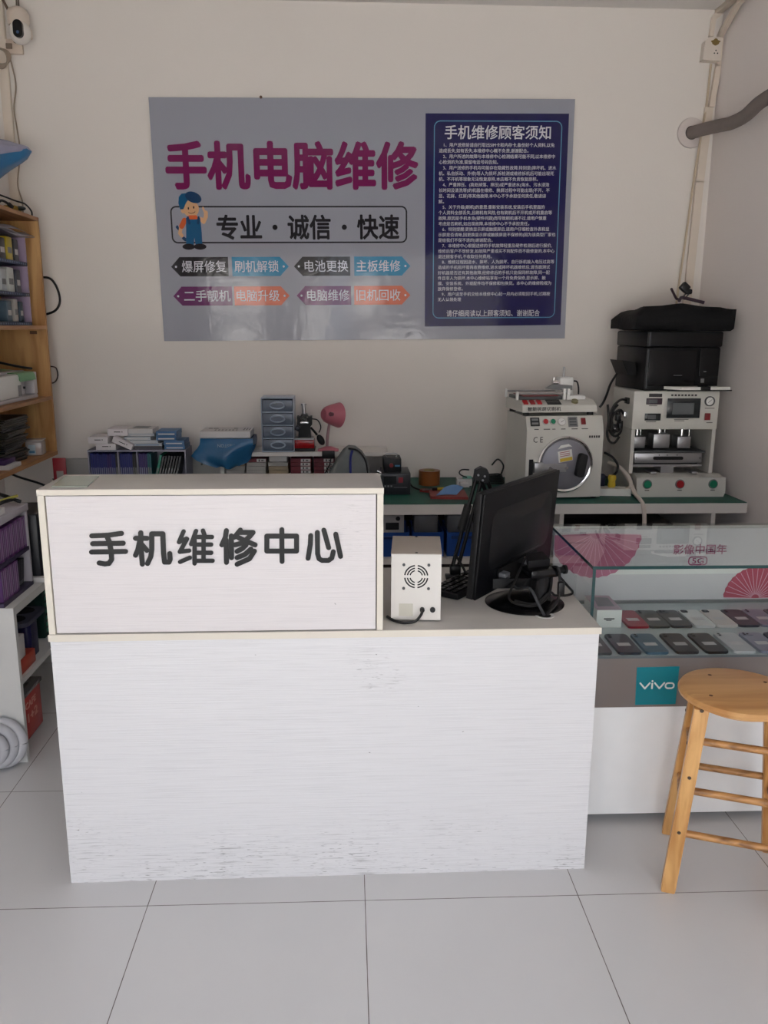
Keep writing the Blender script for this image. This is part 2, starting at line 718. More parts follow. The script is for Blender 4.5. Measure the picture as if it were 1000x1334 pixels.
struct('floor_pavement', g, mat('pavement_concrete', (174, 172, 168), 0.85, bump=0.1, bscale=40))
g = G()
g.box(-9, 0.1, -12.4, -12, -0.1, 3.4)
g.box(0.6, 9.5, -12.4, -12, -0.1, 2.6)
struct('wall_street', g, mat('street_plaster', (74, 72, 70), 0.85))

# unseen pale panels added across the street to be mirrored in the wall sign
M_refl_panel = mat('pale_reflection_panel', (176, 174, 172), 0.6)
for i_, (xa, xb, za, zb) in enumerate(((-2.35, -1.25, 1.45, 2.30), (-2.15, -1.35, 0.45, 1.25), (-0.35, 0.05, 0.5, 2.1), (0.65, 1.25, 1.35, 2.25), (0.95, 2.35, 0.40, 1.10))):
    g = G()
    g.box(xa, xb, -12.0, -11.95, za, zb)
    for k in range(5):
        z_ = za + (zb - za) * (k + 0.5) / 5
        g.box(xa + 0.02, xb - 0.02, -11.9498, -11.93, z_ - 0.02, z_ + 0.02)
    struct('window_%d' % (i_ + 1), g, M_refl_panel)

# ------------------------------------------------------------------ reception counter
CX, CY, CR = -0.2412, 0.1058, 0.0078
W, W2, HB, H2 = 1.492, 0.892, 0.756, 1.151
ct = thing('reception_counter', 'white grain board reception counter with a raised left box and scuffed front', 'counter',
           (CX, CY, 0), (0, 0, CR))
g = G(); g.box(0, W, 0, 0.018, 0.0, HB - 0.021); obj('front_panel', g, M_board, ct)
for x in (0.0, W - 0.018):
    g = G(); g.box(x, x + 0.018, 0.0185, 0.56, 0.0, HB - 0.021); obj('side_panel', g, M_dimwhite, ct)
g = G(); g.box(-0.002, W + 0.004, -0.002, 0.60, HB - 0.020, HB, bev=0.001); wt = obj('worktop', g, M_top, ct)
g = G(); g.box(-0.003, W + 0.005, -0.005, -0.0022, HB - 0.0195, HB - 0.0005); obj('edge_band', g, M_edge, wt)
g = G(); g.box(0.0, W2, 0.0, 0.222, H2 - 0.0155, H2, bev=0.0008); ut = obj('raised_top', g, M_top, ct)
g = G(); g.box(-0.001, W2 + 0.001, -0.004, -0.0002, H2 - 0.0155, H2 - 0.0005); obj('edge_band', g, M_edge, ut)
for x in (0.0, W2 - 0.0165):
    g = G(); g.box(x, x + 0.0165, -0.003, 0.222, HB + 0.0008, H2 - 0.0162); obj('end_panel', g, M_edge, ct)
g = G(); g.box(0.0172, W2 - 0.0172, 0.0105, 0.014, HB + 0.0006, H2 - 0.016); obj('shadow_gap', g, M_gap, ct)
g = G(); g.box(0.0195, W2 - 0.0195, 0.001, 0.010, HB + 0.0028, H2 - 0.0185); obj('upper_panel', g, M_sign_board, ct)
STROKES = [[(0.1306, 1.027), (0.1727, 1.0285), (0.2068, 1.0331)], [(0.1312, 1.0057), (0.2097, 1.0065)], [(0.1268, 0.9833), (0.2144, 0.984)], [(0.169, 1.0267), (0.1749, 1.008), (0.1775, 0.9836), (0.1773, 0.9629), (0.1694, 0.9516), (0.1585, 0.9506), (0.1444, 0.9534)], [(0.2427, 1.0194), (0.272, 1.0191)], [(0.2568, 1.0342), (0.2553, 0.996), (0.2561, 0.9489)], [(0.2538, 1.0148), (0.2469, 0.9886), (0.24, 0.9736)], [(0.2585, 1.0016), (0.2701, 0.9865)], [(0.2852, 1.0313), (0.2828, 0.9883), (0.2793, 0.9694), (0.2699, 0.9506)], [(0.2852, 1.0313), (0.3138, 1.0311), (0.3129, 0.9804), (0.3144, 0.954), (0.326, 0.9538), (0.3293, 0.9614), (0.329, 0.9773)], [(0.3678, 1.037), (0.3546, 1.0083), (0.3741, 1.0175)], [(0.3759, 1.0167), (0.3555, 0.9819), (0.3798, 0.9847)], [(0.3549, 0.9543), (0.3807, 0.9654)], [(0.3958, 1.0211), (0.3927, 0.9494)], [(0.4002, 1.0379), (0.386, 1.0024)], [(0.4182, 1.0389), (0.422, 1.0265)], [(0.3995, 1.0218), (0.4409, 1.0214)], [(0.3986, 1.0011), (0.4382, 1.0008)], [(0.3976, 0.9789), (0.4374, 0.9785)], [(0.3966, 0.9569), (0.4401, 0.9565)], [(0.4193, 1.0216), (0.4165, 0.9567)], [(0.4791, 1.0384), (0.4759, 1.0204), (0.4661, 0.9998)], [(0.4774, 1.0129), (0.4763, 0.9516)], [(0.4916, 1.024), (0.4902, 0.9644)], [(0.5156, 1.0396), (0.4994, 1.0202)], [(0.5143, 1.0332), (0.5486, 1.0329), (0.5411, 1.0236), (0.5206, 1.005), (0.5005, 0.9995)], [(0.5084, 1.0201), (0.5316, 1.0086), (0.5531, 0.999)], [(0.5295, 0.9992), (0.5201, 0.9899), (0.5053, 0.9817)], [(0.5418, 0.9878), (0.525, 0.9728), (0.5048, 0.9646)], [(0.5508, 0.982), (0.5374, 0.9613), (0.5042, 0.9464)], [(0.5846, 1.0225), (0.6627, 1.0219), (0.6619, 0.981), (0.5835, 0.9817), (0.5846, 1.0225)], [(0.6242, 1.0398), (0.623, 0.9528)], [(0.6999, 1.0231), (0.6988, 0.9996), (0.692, 0.9609)], [(0.7175, 1.0316), (0.7175, 0.9729), (0.721, 0.9595), (0.7294, 0.9544), (0.7459, 0.9543), (0.7552, 0.9611), (0.759, 0.9782)], [(0.7347, 1.0378), (0.747, 0.9897)], [(0.766, 1.0263), (0.7784, 0.9654)]]
CHARS = [(0, 4), (4, 10), (10, 21), (21, 30), (30, 32), (32, 36)]
M_letter = mat('black_acrylic_letters', (12, 11, 12), 0.25, var=0.02, spec=0.3)
for a, b in CHARS:
    g = G()
    for i, s in enumerate(STROKES[a:b]):
        g.stroke(s, 0.0132 if a != 10 else 0.0115, 0.001, 0.003 + 0.0001 * i)
    obj('letter', g, M_letter, ct, smooth=False)
g = G(); g.lathe([(0.018, 0), (0.020, 0.0012), (0.0275, 0.0015), (0.0275, 0.0), (0.018, 0.0)], (1.362, 0.098, HB + 0.0001), 28)
gr = obj('grommet', g, M_white, ct)
g = G(); g.cyl((1.362, 0.098, HB + 0.0002), (1.362, 0.098, HB + 0.0008), 0.0178); obj('hole', g, M_black, gr)

g = G((-0.17, 0.21, H2)); g.prism([(-0.213, 0.133), (-0.121, 0.132), (-0.134, 0.283), (-0.226, 0.285)], 'z', H2 + 0.0005, H2 + 0.0035)
tag(obj('glass_sheet', g, mat('pale_green_glass', (176, 186, 174), 0.06)), 'small pale glass sheet lying on the left end of the raised counter top', 'glass')

# ------------------------------------------------------------------ wall sign
sg = thing('wall_sign', 'large grey printed repair shop sign with magenta heading on the back wall', 'sign',
           (-0.4162, 2.4783, 2.6605), (0.0127, -0.0107, 0))
SW, SH = 2.1255, 1.1801


def film(name, rgb, rough=0.07):
    """glossy laminated print with a slightly rippled film"""
    m = mat(name, rgb, rough, var=0.02, vscale=2, spec=0.36)
    nt = m.node_tree
    b = nt.nodes['Principled BSDF']
    if not b.inputs['Normal'].is_linked:
        t = nt.nodes.new('ShaderNodeTexCoord')
        n = nt.nodes.new('ShaderNodeTexNoise')
        n.inputs['Scale'].default_value = 13.0
        n.inputs['Detail'].default_value = 2.5
        n.inputs['Distortion'].default_value = 0.8
        bp = nt.nodes.new('ShaderNodeBump')
        bp.inputs['Strength'].default_value = 0.04
        bp.inputs['Distance'].default_value = 0.02
        nt.links.new(t.outputs['Object'], n.inputs['Vector'])
        nt.links.new(n.outputs['Fac'], bp.inputs['Height'])
        nt.links.new(bp.outputs[0], b.inputs['Normal'])
    return m


P_grey = film('print_grey', (152, 154, 165))
P_mag = film('print_magenta', (116, 18, 80))
P_black = film('print_black', (26, 24, 30))
P_navy = film('print_navy', (26, 24, 78))
P_line = film('print_cyan_line', (92, 150, 184))
P_white = film('print_white', (205, 206, 216))
P_blue = film('print_blue', (24, 128, 170))
P_purple = film('print_purple', (100, 30, 92))
P_orange = film('print_orange', (206, 106, 78))
P_skin = film('print_skin', (214, 168, 128))
P_cap = film('print_cap_blue', (12, 84, 128))
P_dblue = film('print_dark_blue', (14, 56, 96))
P_shirt = film('print_shirt_orange', (206, 96, 50))

g = G(); g.box(0, SW, 0, 0.004, -SH, 0); obj('sheet', g, P_grey, sg)
g = G(); g.cyl((0.552, -0.004, 0.002), (0.552, 0.012, 0.002), 0.007, n=12); obj('nail', g, mat('rusty_nail', (92, 62, 44), 0.7), sg)
TITLE = '手机电脑维修'
lettering('heading', TITLE, P_mag, sg, (0.061, -0.432, 1.337, -0.199), -0.0002, off=0.034)
# framed slogan
def ring_frame(x0, z0, x1, z1, r, w, d0, d1):
    q = G()
    o_ = rrect(x0, z0, x1, z1, r)
    i_ = rrect(x0 + w, z0 + w, x1 - w, z1 - w, max(r - w, 0.001))
    n = len(o_)
    V = [[q.bm.verts.new((a, d, b)) for a, b in P] for P, d in ((o_, d0), (o_, d1), (i_, d1), (i_, d0))]
    for u in range(4):
        A, B = V[u], V[(u + 1) % 4]
        for k in range(n):
            j = (k + 1) % n
            q.bm.faces.new((A[k], A[j], B[j], B[k]))
    return q


obj('slogan_frame', ring_frame(0.072, -0.690, 1.279, -0.508, 0.03, 0.0075, -0.0001, -0.0006), P_black, sg)
lettering('slogan', '专业', P_black, sg, (0.302, -0.673, 0.533, -0.550), -0.0002, off=0.026)
lettering('slogan', '诚信', P_black, sg, (0.664, -0.673, 0.886, -0.550), -0.0002, off=0.026)
lettering('slogan', '快速', P_black, sg, (1.020, -0.673, 1.239, -0.550), -0.0002, off=0.026)
for x in (0.600, 0.955):
    g = G(); g.cyl((x, -0.0002, -0.612), (x, -0.0008, -0.612), 0.013); obj('slogan_dot', g, P_black, sg)
# workman figure printed beside the slogan (generic man in blue cap and overalls)
wk = obj('workman_print', G().prism([(0.150, -0.565), (0.222, -0.565), (0.226, -0.64), (0.226, -0.70), (0.192, -0.70), (0.187, -0.662), (0.182, -0.70), (0.143, -0.70), (0.147, -0.63)], 'y', -0.0007, -0.0013), P_cap, sg)


def blob(cx, cz, rx, rz, d0, d1, n=24, rot=0.0):
    q = G()
    P = []
    for k in range(n):
        a = 2 * PI * k / n
        x, z = rx * math.cos(a), rz * math.sin(a)
        P.append((cx + x * math.cos(rot) - z * math.sin(rot), cz + x * math.sin(rot) + z * math.cos(rot)))
    return q.prism(P, 'y', d0, d1)


obj('face', blob(0.178, -0.522, 0.040, 0.041, -0.0008, -0.0015), P_skin, wk)
obj('ear', blob(0.137, -0.530, 0.010, 0.014, -0.0007, -0.0012), P_skin, wk)
g = G(); g.prism([(0.124, -0.525), (0.116, -0.495), (0.120, -0.465), (0.135, -0.449), (0.160, -0.447), (0.168, -0.456), (0.166, -0.478), (0.152, -0.498), (0.140, -0.524)], 'y', -0.0014, -0.0019); obj('cap', g, P_cap, wk)
obj('cap_brim', blob(0.193, -0.467, 0.042, 0.026, -0.0016, -0.0021, rot=-0.35), P_dblue, wk)
for x, z, a, b in ((0.165, -0.520, 0.0035, 0.007), (0.192, -0.515, 0.0035, 0.007)):
    obj('eye', blob(x, z, a, b, -0.0014, -0.0018, 12), P_black, wk)
g = G()
for a, b in zip([(0.164, -0.540), (0.176, -0.5445), (0.190, -0.542)], [(0.176, -0.5445), (0.190, -0.542), (0.198, -0.536)]):
    g.stroke([a, b], 0.0028, -0.0014, 0.0004)
obj('mouth', g, P_black, wk, smooth=False)
g = G(); g.stroke([(0.142, -0.578), (0.126, -0.606)], 0.026, -0.0006, 0.0005); obj('sleeve', g, P_shirt, wk, smooth=False)
g = G(); g.stroke([(0.170, -0.563), (0.200, -0.563)], 0.020, -0.0012, 0.0004); obj('collar', g, P_shirt, wk, smooth=False)
g = G(); g.stroke([(0.124, -0.604), (0.115, -0.640), (0.124, -0.652)], 0.018, -0.0006, 0.0004); obj('arm', g, P_skin, wk, smooth=False)
g = G(); g.stroke([(0.226, -0.572), (0.238, -0.585), (0.251, -0.560), (0.252, -0.540)], 0.020, -0.0006, 0.0004); g.stroke([(0.245, -0.535), (0.239, -0.518)], 0.010, -0.0006, 0.0008); obj('arm', g, P_skin, wk, smooth=False)
g = G(); g.stroke([(0.108, -0.618), (0.136, -0.668)], 0.008, -0.0004, 0.0004); g.stroke([(0.100, -0.610), (0.110, -0.622), (0.104, -0.606)], 0.009, -0.0004, 0.0005); g.stroke([(0.132, -0.664), (0.142, -0.672)], 0.016, -0.0004, 0.0004); obj('spanner', g, P_dblue, wk, smooth=False)
for x0 in (0.128, 0.186):
    obj('shoe', blob(x0 + 0.028, -0.706, 0.032, 0.015, -0.0012, -0.0018), P_black, wk)
for x in (0.160, 0.214):
    g = G(); g.stroke([(x, -0.563), (x + (0.006 if x < 0.2 else -0.004), -0.592)], 0.011, -0.0014, 0.0005); obj('strap', g, P_dblue, wk, smooth=False)

TAGS = [('爆屏修复', P_black, 0.060, 0.353, -0.757, -1), ('刷机解锁', P_blue, 0.372, 0.664, -0.757, 1),
        ('电池更换', P_black, 0.691, 0.982, -0.757, -1), ('主板维修', P_blue, 1.003, 1.296, -0.757, 1),
        ('二手靓机', P_purple, 0.062, 0.366, -0.904, -1), ('电脑升级', P_orange, 0.377, 0.664, -0.904, 1),
        ('电脑维修', P_purple, 0.701, 0.985, -0.904, -1), ('旧机回收', P_orange, 1.001, 1.296, -0.904, 1)]
for s, m, x0, x1, zt, side in TAGS:
    zb, zm = zt - 0.096, zt - 0.048
    if side < 0:
        P = [(x0, zm), (x0 + 0.045, zt), (x1, zt), (x1, zb), (x0 + 0.045, zb)]
        tx0, tx1, dx = x0 + 0.055, x1 - 0.010, x0 + 0.025
    else:
        P = [(x1, zm), (x1 - 0.045, zb), (x0, zb), (x0, zt), (x1 - 0.045, zt)]
        tx0, tx1, dx = x0 + 0.012, x1 - 0.052, x1 - 0.026
    g = G(); g.prism(P, 'y', -0.0002, -0.0008); tg = obj('service_tag', g, m, sg, smooth=False)
    lettering('tag_lettering', s, P_white, tg, (tx0, zb + 0.020, tx1, zt - 0.018), -0.0008, off=0.006, ext=0.0003)
    g = G(); g.cyl((dx, -0.0008, zm), (dx, -0.0012, zm), 0.0055, n=14); obj('tag_hole', g, P_white, tg)
# customer notice
g = G(); g.prism([(1.371, -0.069), (2.098, -0.068), (2.100, -1.110), (1.373, -1.114)], 'y', -0.0002, -0.0009); nt_ = obj('notice_panel', g, P_navy, sg, smooth=False)
obj('notice_border', ring_frame(1.414, -1.072, 2.066, -0.102, 0.032, 0.0042, -0.0008, -0.0014), P_line, nt_)
lettering('notice_title', '手机维修顾客须知', P_white, nt_, (1.468, -0.190, 2.009, -0.123), -0.0009, off=0.012, ext=0.0003)
NOTICE = [
    ['　1、用户送修前请自行取出SIM卡和内存卡,备份好个人资料,以免', '造成丢失,如有丢失,本维修中心概不负责,谢谢配合。'],
    ['　2、用户所述的故障与本维修中心检测结果可能不同,以本维修中', '心检测的为准,需留电话号码告知。'],
    ['　3、用户送修的手机均可能存在隐藏性故障,特别是(摔坏机、进水', '机、私自拆动、外修)等人为损坏,拆检测或维修拆机后可能出现死', '机、不开机等现象无法恢复原样,本店概不负责恢复原样。'],
    ['　4、严重摔压、(高处掉落、摔压)或严重进水(海水、污水浸泡', '长时间没清洗等)的机器在维修、换屏过程中可能出现(不开、不', '显、花屏、红屏)等其他故障,本中心不予承担任何责任,敬请谅', '解。'],
    ['　5、关于升级(刷机)的意思:重新安装系统,安装后手机里面的', '个人资料全部丢失,且刷机有风险,也有刷机后不开机或开机重启等', '故障,原因是手机本身(硬件问题)而导致刷机通不过,请用户慎重', '考虑是否刷机,如出现故障,本维修中心不予承担责任。'],
    ['　6、特别提醒:更换显示屏或触摸屏后,请用户仔细检查外表和显', '示屏是否清晰,因更换显示屏或触摸屏是不保修的(因为该类型厂家也', '是给我们不保不退的)谢谢配合。'],
    ['　7、本维修中心根据送修的手机故障轻重及硬件检测后进行报价,', '维修后客户不想修复,如故障严重或买不到配件而不能修复的,本中心', '退还顾客手机,不收取任何费用。'],
    ['　8、维修过程因进水、摔坏、人为损坏、自行拆机接入电压过高等', '造成的手机损坏需再收费维修,进水或摔坏机器维修后,请当面测试', '好机器是否还有其他故障,经修修后的手机只能保同样故障,同一配', '件且非人为损坏,本中心维修站享有一个月免费保修,显示屏、触', '摸、安装系统、外观配件均不保修和包换货。本中心的维修险视为', '放弃保修登修。'],
    ['　9、用户送至手机交给本维修中心起一月内必须取回手机,过期按', '无人认领处理']]
row = 0
for para in NOTICE:
    bm = lines_bm(para, 1.440, -0.207 - row * 0.0271, 0.0212, 0.0271, -0.0009, off=0.007, sx=0.98)
    obj('notice_paragraph', bm, P_white, nt_, smooth=False)
    row += len(para)
lettering('notice_footer', '请仔细阅读以上顾客须知、谢谢配合', P_white, nt_, (1.488, -1.064, 1.985, -1.030), -0.0009, off=0.006, ext=0.0003)

# ------------------------------------------------------------------ workbench along the back wall
bx0, bx1, by0, by1, bz = -1.05, 2.40, 1.786, 2.492, 0.75
wb = thing('workbench', 'long white workbench with a green mat along the back wall', 'workbench', (0.7, 2.14, 0))
O = (0.7, 2.14, 0)
M_bench = mat('bench_white_board', (214, 210, 205), 0.5)
g = G(O); g.prism([(-0.72, by0), (2.462, by0), (2.426, by1), (bx0, by1)], 'z', bz - 0.052, bz - 0.004); obj('worktop', g, M_bench, wb)
g = G(O); g.prism([(-0.705, by0 + 0.004), (2.460, by0 + 0.004), (2.426, by1 - 0.004), (bx0 + 0.01, by1 - 0.004)], 'z', bz - 0.0038, bz); obj('bench_mat', g, M_mat_green, wb)
for x in (-0.70, -0.2, 0.55, 1.565, 2.30):
    g = G(O); g.box(x, x + 0.02, by0 + 0.02, by1 - 0.02, 0.0, bz - 0.0525); obj('upright_panel', g, M_bench, wb)
g = G(O); g.box(0.571, 1.564, by0 + 0.012, by1 - 0.03, 0.452, 0.482); obj('lower_shelf', g, M_bench, wb)
g = G(O); g.box(1.586, 2.299, by0 + 0.05, by1 - 0.03, 0.452, 0.482); obj('lower_shelf', g, M_bench, wb)
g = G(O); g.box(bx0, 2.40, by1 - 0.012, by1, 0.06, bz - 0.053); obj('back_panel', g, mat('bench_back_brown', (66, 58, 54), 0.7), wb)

# under the bench: blue bins with goods
for i in range(3):
    x = 0.70 + i * 0.165
    t = thing('storage_bin', ['leftmost', 'middle', 'rightmost'][i] + ' of the three blue open bins on the shelf under the bench', 'bin', (x + 0.075, 1.90, 0.4835), group='blue bins under the bench')
    o = (x + 0.075, 1.90, 0.4835)
    g = G(o)
    g.box(x, x + 0.15, 1.825, 2.05, 0.4835, 0.488)
    g.box(x, x + 0.15, 1.825, 1.829, 0.488, 0.602)
    g.box(x, x + 0.15, 2.046, 2.05, 0.488, 0.61)
    g.box(x, x + 0.004, 1.829, 2.046, 0.488, 0.606)
    g.box(x + 0.146, x + 0.15, 1.829, 2.046, 0.488, 0.606)
    obj('bin_body', g, M_blue, t)
    g = G(o); g.box(x + 0.02, x + 0.13, 1.82, 1.8249, 0.57, 0.585, bev=0.002); obj('label_holder', g, mat('blue_dark_plastic', (14, 46, 100), 0.4), t)
g = G((0.775, 1.93, 0.4885)); g.box(0.725, 0.83, 1.92, 1.94, 0.489, 0.692, bev=0.003)
t = tag(obj('card_pack', g, M_dimwhite), 'off-white card pack with a dark round mark standing in the left blue bin', 'pack')
g = G(); g.cyl((0.025, -0.0101, 0.16), (0.025, -0.0108, 0.16), 0.011, n=16); g.box(-0.035, 0.03, -0.0107, -0.0101, 0.105, 0.14); obj('print', g, M_print, t)
for i, (x0, x1) in enumerate(((0.875, 0.995), (1.035, 1.165))):
    g = G(((x0 + x1) / 2, 1.95, 0.4885))
    g.box(x0, x1, 1.90, 2.0, 0.489, 0.672, bev=0.012)
    t = tag(obj('wrapped_pack', g, mat('grey_wrap', (104, 104, 106), 0.3)), 'grey film-wrapped pack standing in the ' + ['middle', 'right'][i] + ' blue bin', 'pack')
for i, (x0, x1, z1) in enumerate(((1.62, 1.84, 0.60), (1.90, 2.14, 0.63))):
    g = G(((x0 + x1) / 2, 1.98, 0.4825)); g.box(x0, x1, 1.86, 2.12, 0.483, z1, bev=0.004)
    tag(obj('carton', g, mat('dark_carton', (52, 47, 44), 0.7)), ['lower', 'taller'][i] + ' dark carton on the right shelf under the bench', 'carton')

# backboard against the wall
g = G((-0.56, 2.47, 0.75)); g.box(-1.0, -0.126, 2.462, 2.476, 0.7505, 0.862)
t = tag(obj('splash_board', g, mat('grey_board', (184, 182, 178), 0.6)), 'low grey white board standing on the bench against the back wall', 'board')
g = G(); g.cyl((0.33, -0.009, 0.08), (0.33, -0.0062, 0.08), 0.006, n=12); obj('screw_cover', g, M_print, t)

# film-box organizer
ox0, ox1, oy0, oy1, oz1 = -0.772, -0.275, 2.26, 2.44, 0.937
og = thing('box_organizer', 'lilac grey three-bay organizer full of thin film boxes on the bench', 'organizer', (-0.52, 2.35, 0.75))
O = (-0.52, 2.35, 0.75)
M_org = mat('lilac_grey_plastic', (150, 148, 164), 0.5)
g = G(O); g.box(ox0, ox1, oy0, oy1, oz1 - 0.008, oz1); obj('top_board', g, M_org, og)
g = G(O); g.box(ox0, ox1, oy0, oy1, 0.7505, 0.758); obj('base_board', g, M_org, og)
for x in (ox0, -0.622, -0.526, ox1 - 0.006):
    g = G(O); g.box(x, x + 0.006, oy0, oy1, 0.7582, oz1 - 0.0082); obj('divider', g, M_org, og)
g = G(O); g.box(ox0 + 0.006, ox1 - 0.006, oy1 - 0.006, oy1, 0.7582, oz1 - 0.0082); obj('back_board', g, M_org, og)
fb_cols = {'dark blue': mat('film_box_blue', (26, 34, 104), 0.35), 'deep violet blue': mat('film_box_violet', (48, 30, 96), 0.35),
           'teal': mat('film_box_teal', (12, 84, 96), 0.35), 'charcoal': mat('film_box_black', (28, 29, 32), 0.35),
           'green': mat('film_box_green', (24, 128, 104), 0.3), 'dark grey': mat('film_box_grey', (52, 54, 58), 0.4)}
M_fb_edge = mat('film_box_print', (120, 124, 150), 0.4)


def film_box(x, w, colour, label, group, lean=0.0, h=0.158):
    t = thing('film_box', label, 'box', (x, 2.345, 0.7584 + w * math.sin(lean)), (0, lean, 0), group)
    g = G(); g.box(0, w, -0.072, 0.072, 0.0, h, bev=0.0008, seg=1); obj('carton', g, fb_cols[colour], t)
    g = G(); g.box(w * 0.2, w * 0.8, -0.0727, -0.0722, 0.012, h * 0.55); obj('spine_print', g, M_fb_edge if colour in ('dark blue', 'deep violet blue') else M_grey, t)
    return t


x = ox0 + 0.008
for i in range(13):
    c = 'dark blue' if i not in (8, 9, 12) else ('deep violet blue' if i != 12 else 'charcoal')
    film_box(x, 0.0098, c, '%s thin %s film box from left in the organizer left bay' % (ORD[i + 1], c), 'film boxes in the left bay', h=0.160 - 0.003 * (i % 3))
    x += 0.0106
x = -0.614
for i in range(8):
    c = 'dark blue' if i < 6 else 'charcoal'
    film_box(x, 0.0098, c, '%s thin %s film box from left in the organizer middle bay' % (ORD[i + 1], c), 'film boxes in the middle bay', h=0.160 - 0.004 * (i % 2))
    x += 0.0106
x = -0.518
for i in range(6):
    c = 'deep violet blue' if i < 4 else 'teal'
    film_box(x, 0.0098, c, '%s upright %s film box from left in the organizer right bay' % (ORD[i + 1], c), 'upright film boxes in the right bay', h=0.160 - 0.004 * (i % 2))
    x += 0.0108
film_box(-0.4495, 0.0125, 'green', 'bright green film box leaning over in the right bay of the organizer', 'leaning film boxes', lean=0.26, h=0.155)
x = -0.4335
for i in range(7):
    c = 'charcoal' if i % 3 else 'dark grey'
    film_box(x, 0.0098, c, '%s %s film box right of the green one, leaning in the bay' % (ORD[i + 1], c), 'leaning film boxes', lean=0.26, h=0.150)
    x += 0.0145

# boxes on top of the organizer
M_pk = mat('white_carton', (214, 208, 210), 0.5)
M_pk_dark = mat('dark_grey_carton', (70, 68, 76), 0.5)  # even dark grey for a whole carton
M_bluebox = mat('blue_carton', (34, 92, 140), 0.35)
M_silver = mat('silver_carton', (176, 182, 188), 0.35)


def small_carton(x0, x1, y0, y1, z0, z1, m, label, group, rot=(0, 0, 0), mark=M_print, stripe=None):
    cx, cy = (x0 + x1) / 2, (y0 + y1) / 2
    t = thing('accessory_box', label, 'box', (cx, cy, z0), rot, group)
    w, d, h = x1 - x0, y1 - y0, z1 - z0
    g = G(); g.box(-w / 2, w / 2, -d / 2, d / 2, 0, h, bev=0.001, seg=1); obj('carton', g, m, t)
    if mark:
        g = G(); g.box(-w * 0.18, w * 0.14, -d / 2 - 0.0006, -d / 2 - 0.0001, h * 0.5, h * 0.62); obj('front_print', g, mark, t)
        g = G(); g.box(w * 0.20, w * 0.24, -d / 2 - 0.0006, -d / 2 - 0.0001, h * 0.48, h * 0.66); obj('front_print', g, mark, t)
    if stripe:
        g = G(); g.box(-w * 0.40, w * 0.40, -d / 2 - 0.0006, -d / 2 - 0.0001, h * 0.25, h * 0.5); obj('front_print', g, stripe, t)
    return t


gp = 'boxes on top of the organizer'
z0 = oz1 + 0.0005
small_carton(-0.728, -0.628, 2.262, 2.40, z0, z0 + 0.032, M_pk, 'white accessory box lying flat, lowest at the left on the organizer', gp)
small_carton(-0.764, -0.666, 2.262, 2.40, z0 + 0.0325, z0 + 0.067, M_pk, 'white accessory box at the far left, on top of the lowest white one', gp)
small_carton(-0.676, -0.572, 2.30, 2.43, z0 + 0.0675, z0 + 0.104, M_pk, 'topmost white accessory box of the left pile on the organizer', gp)
small_carton(-0.650, -0.545, 2.255, 2.295, z0 + 0.0215, z0 + 0.0515, M_pk, 'white accessory box slid down at a slant between the piles', gp, (0, 0.42, 0))
small_carton(-0.540, -0.398, 2.285, 2.42, z0, z0 + 0.016, M_pk_dark, 'dark grey flat box at the bottom of the silver pile', gp, mark=None)
small_carton(-0.545, -0.398, 2.285, 2.42, z0 + 0.0165, z0 + 0.032, M_silver, 'lowest pale silver flat box of the middle pile', gp, mark=None, stripe=M_bluebox)
small_carton(-0.560, -0.418, 2.285, 2.42, z0 + 0.0325, z0 + 0.047, M_silver, 'second pale silver flat box of the middle pile', gp, mark=None, stripe=M_dimwhite)
small_carton(-0.590, -0.455, 2.29, 2.42, z0 + 0.0475, z0 + 0.064, M_silver, 'third pale silver flat box of the middle pile', gp, mark=None, stripe=M_dimwhite)
small_carton(-0.575, -0.440, 2.31, 2.42, z0 + 0.0645, z0 + 0.079, M_silver, 'uppermost thin silver box under the grey white carton', gp, mark=None, stripe=M_dimwhite)
t = small_carton(-0.570, -0.445, 2.30, 2.44, z0 + 0.0795, z0 + 0.103, M_dimwhite, 'grey white carton with dark top print crowning the middle pile', gp, mark=None)
g = G(); g.box(-0.05, 0.03, -0.03, 0.05, 0.0236, 0.0242); obj('top_print', g, M_grey, t)
for k, (xa, xb, za, zb, lab) in enumerate(((-0.386, -0.280, 0.0, 0.022, 'lowest blue box at the right end of the organizer top'),
                                          (-0.388, -0.284, 0.0225, 0.046, 'second blue box up at the right end of the organizer top'),
                                          (-0.425, -0.322, 0.0465, 0.070, 'third blue box up at the right end of the organizer top'),
                                          (-0.425, -0.320, 0.0705, 0.094, 'topmost blue box at the right end of the organizer top'))):
    small_carton(xa, xb, 2.28, 2.42, z0 + za, z0 + zb, M_bluebox, lab, gp, mark=None, stripe=M_silver if k < 2 else M_dimwhite)

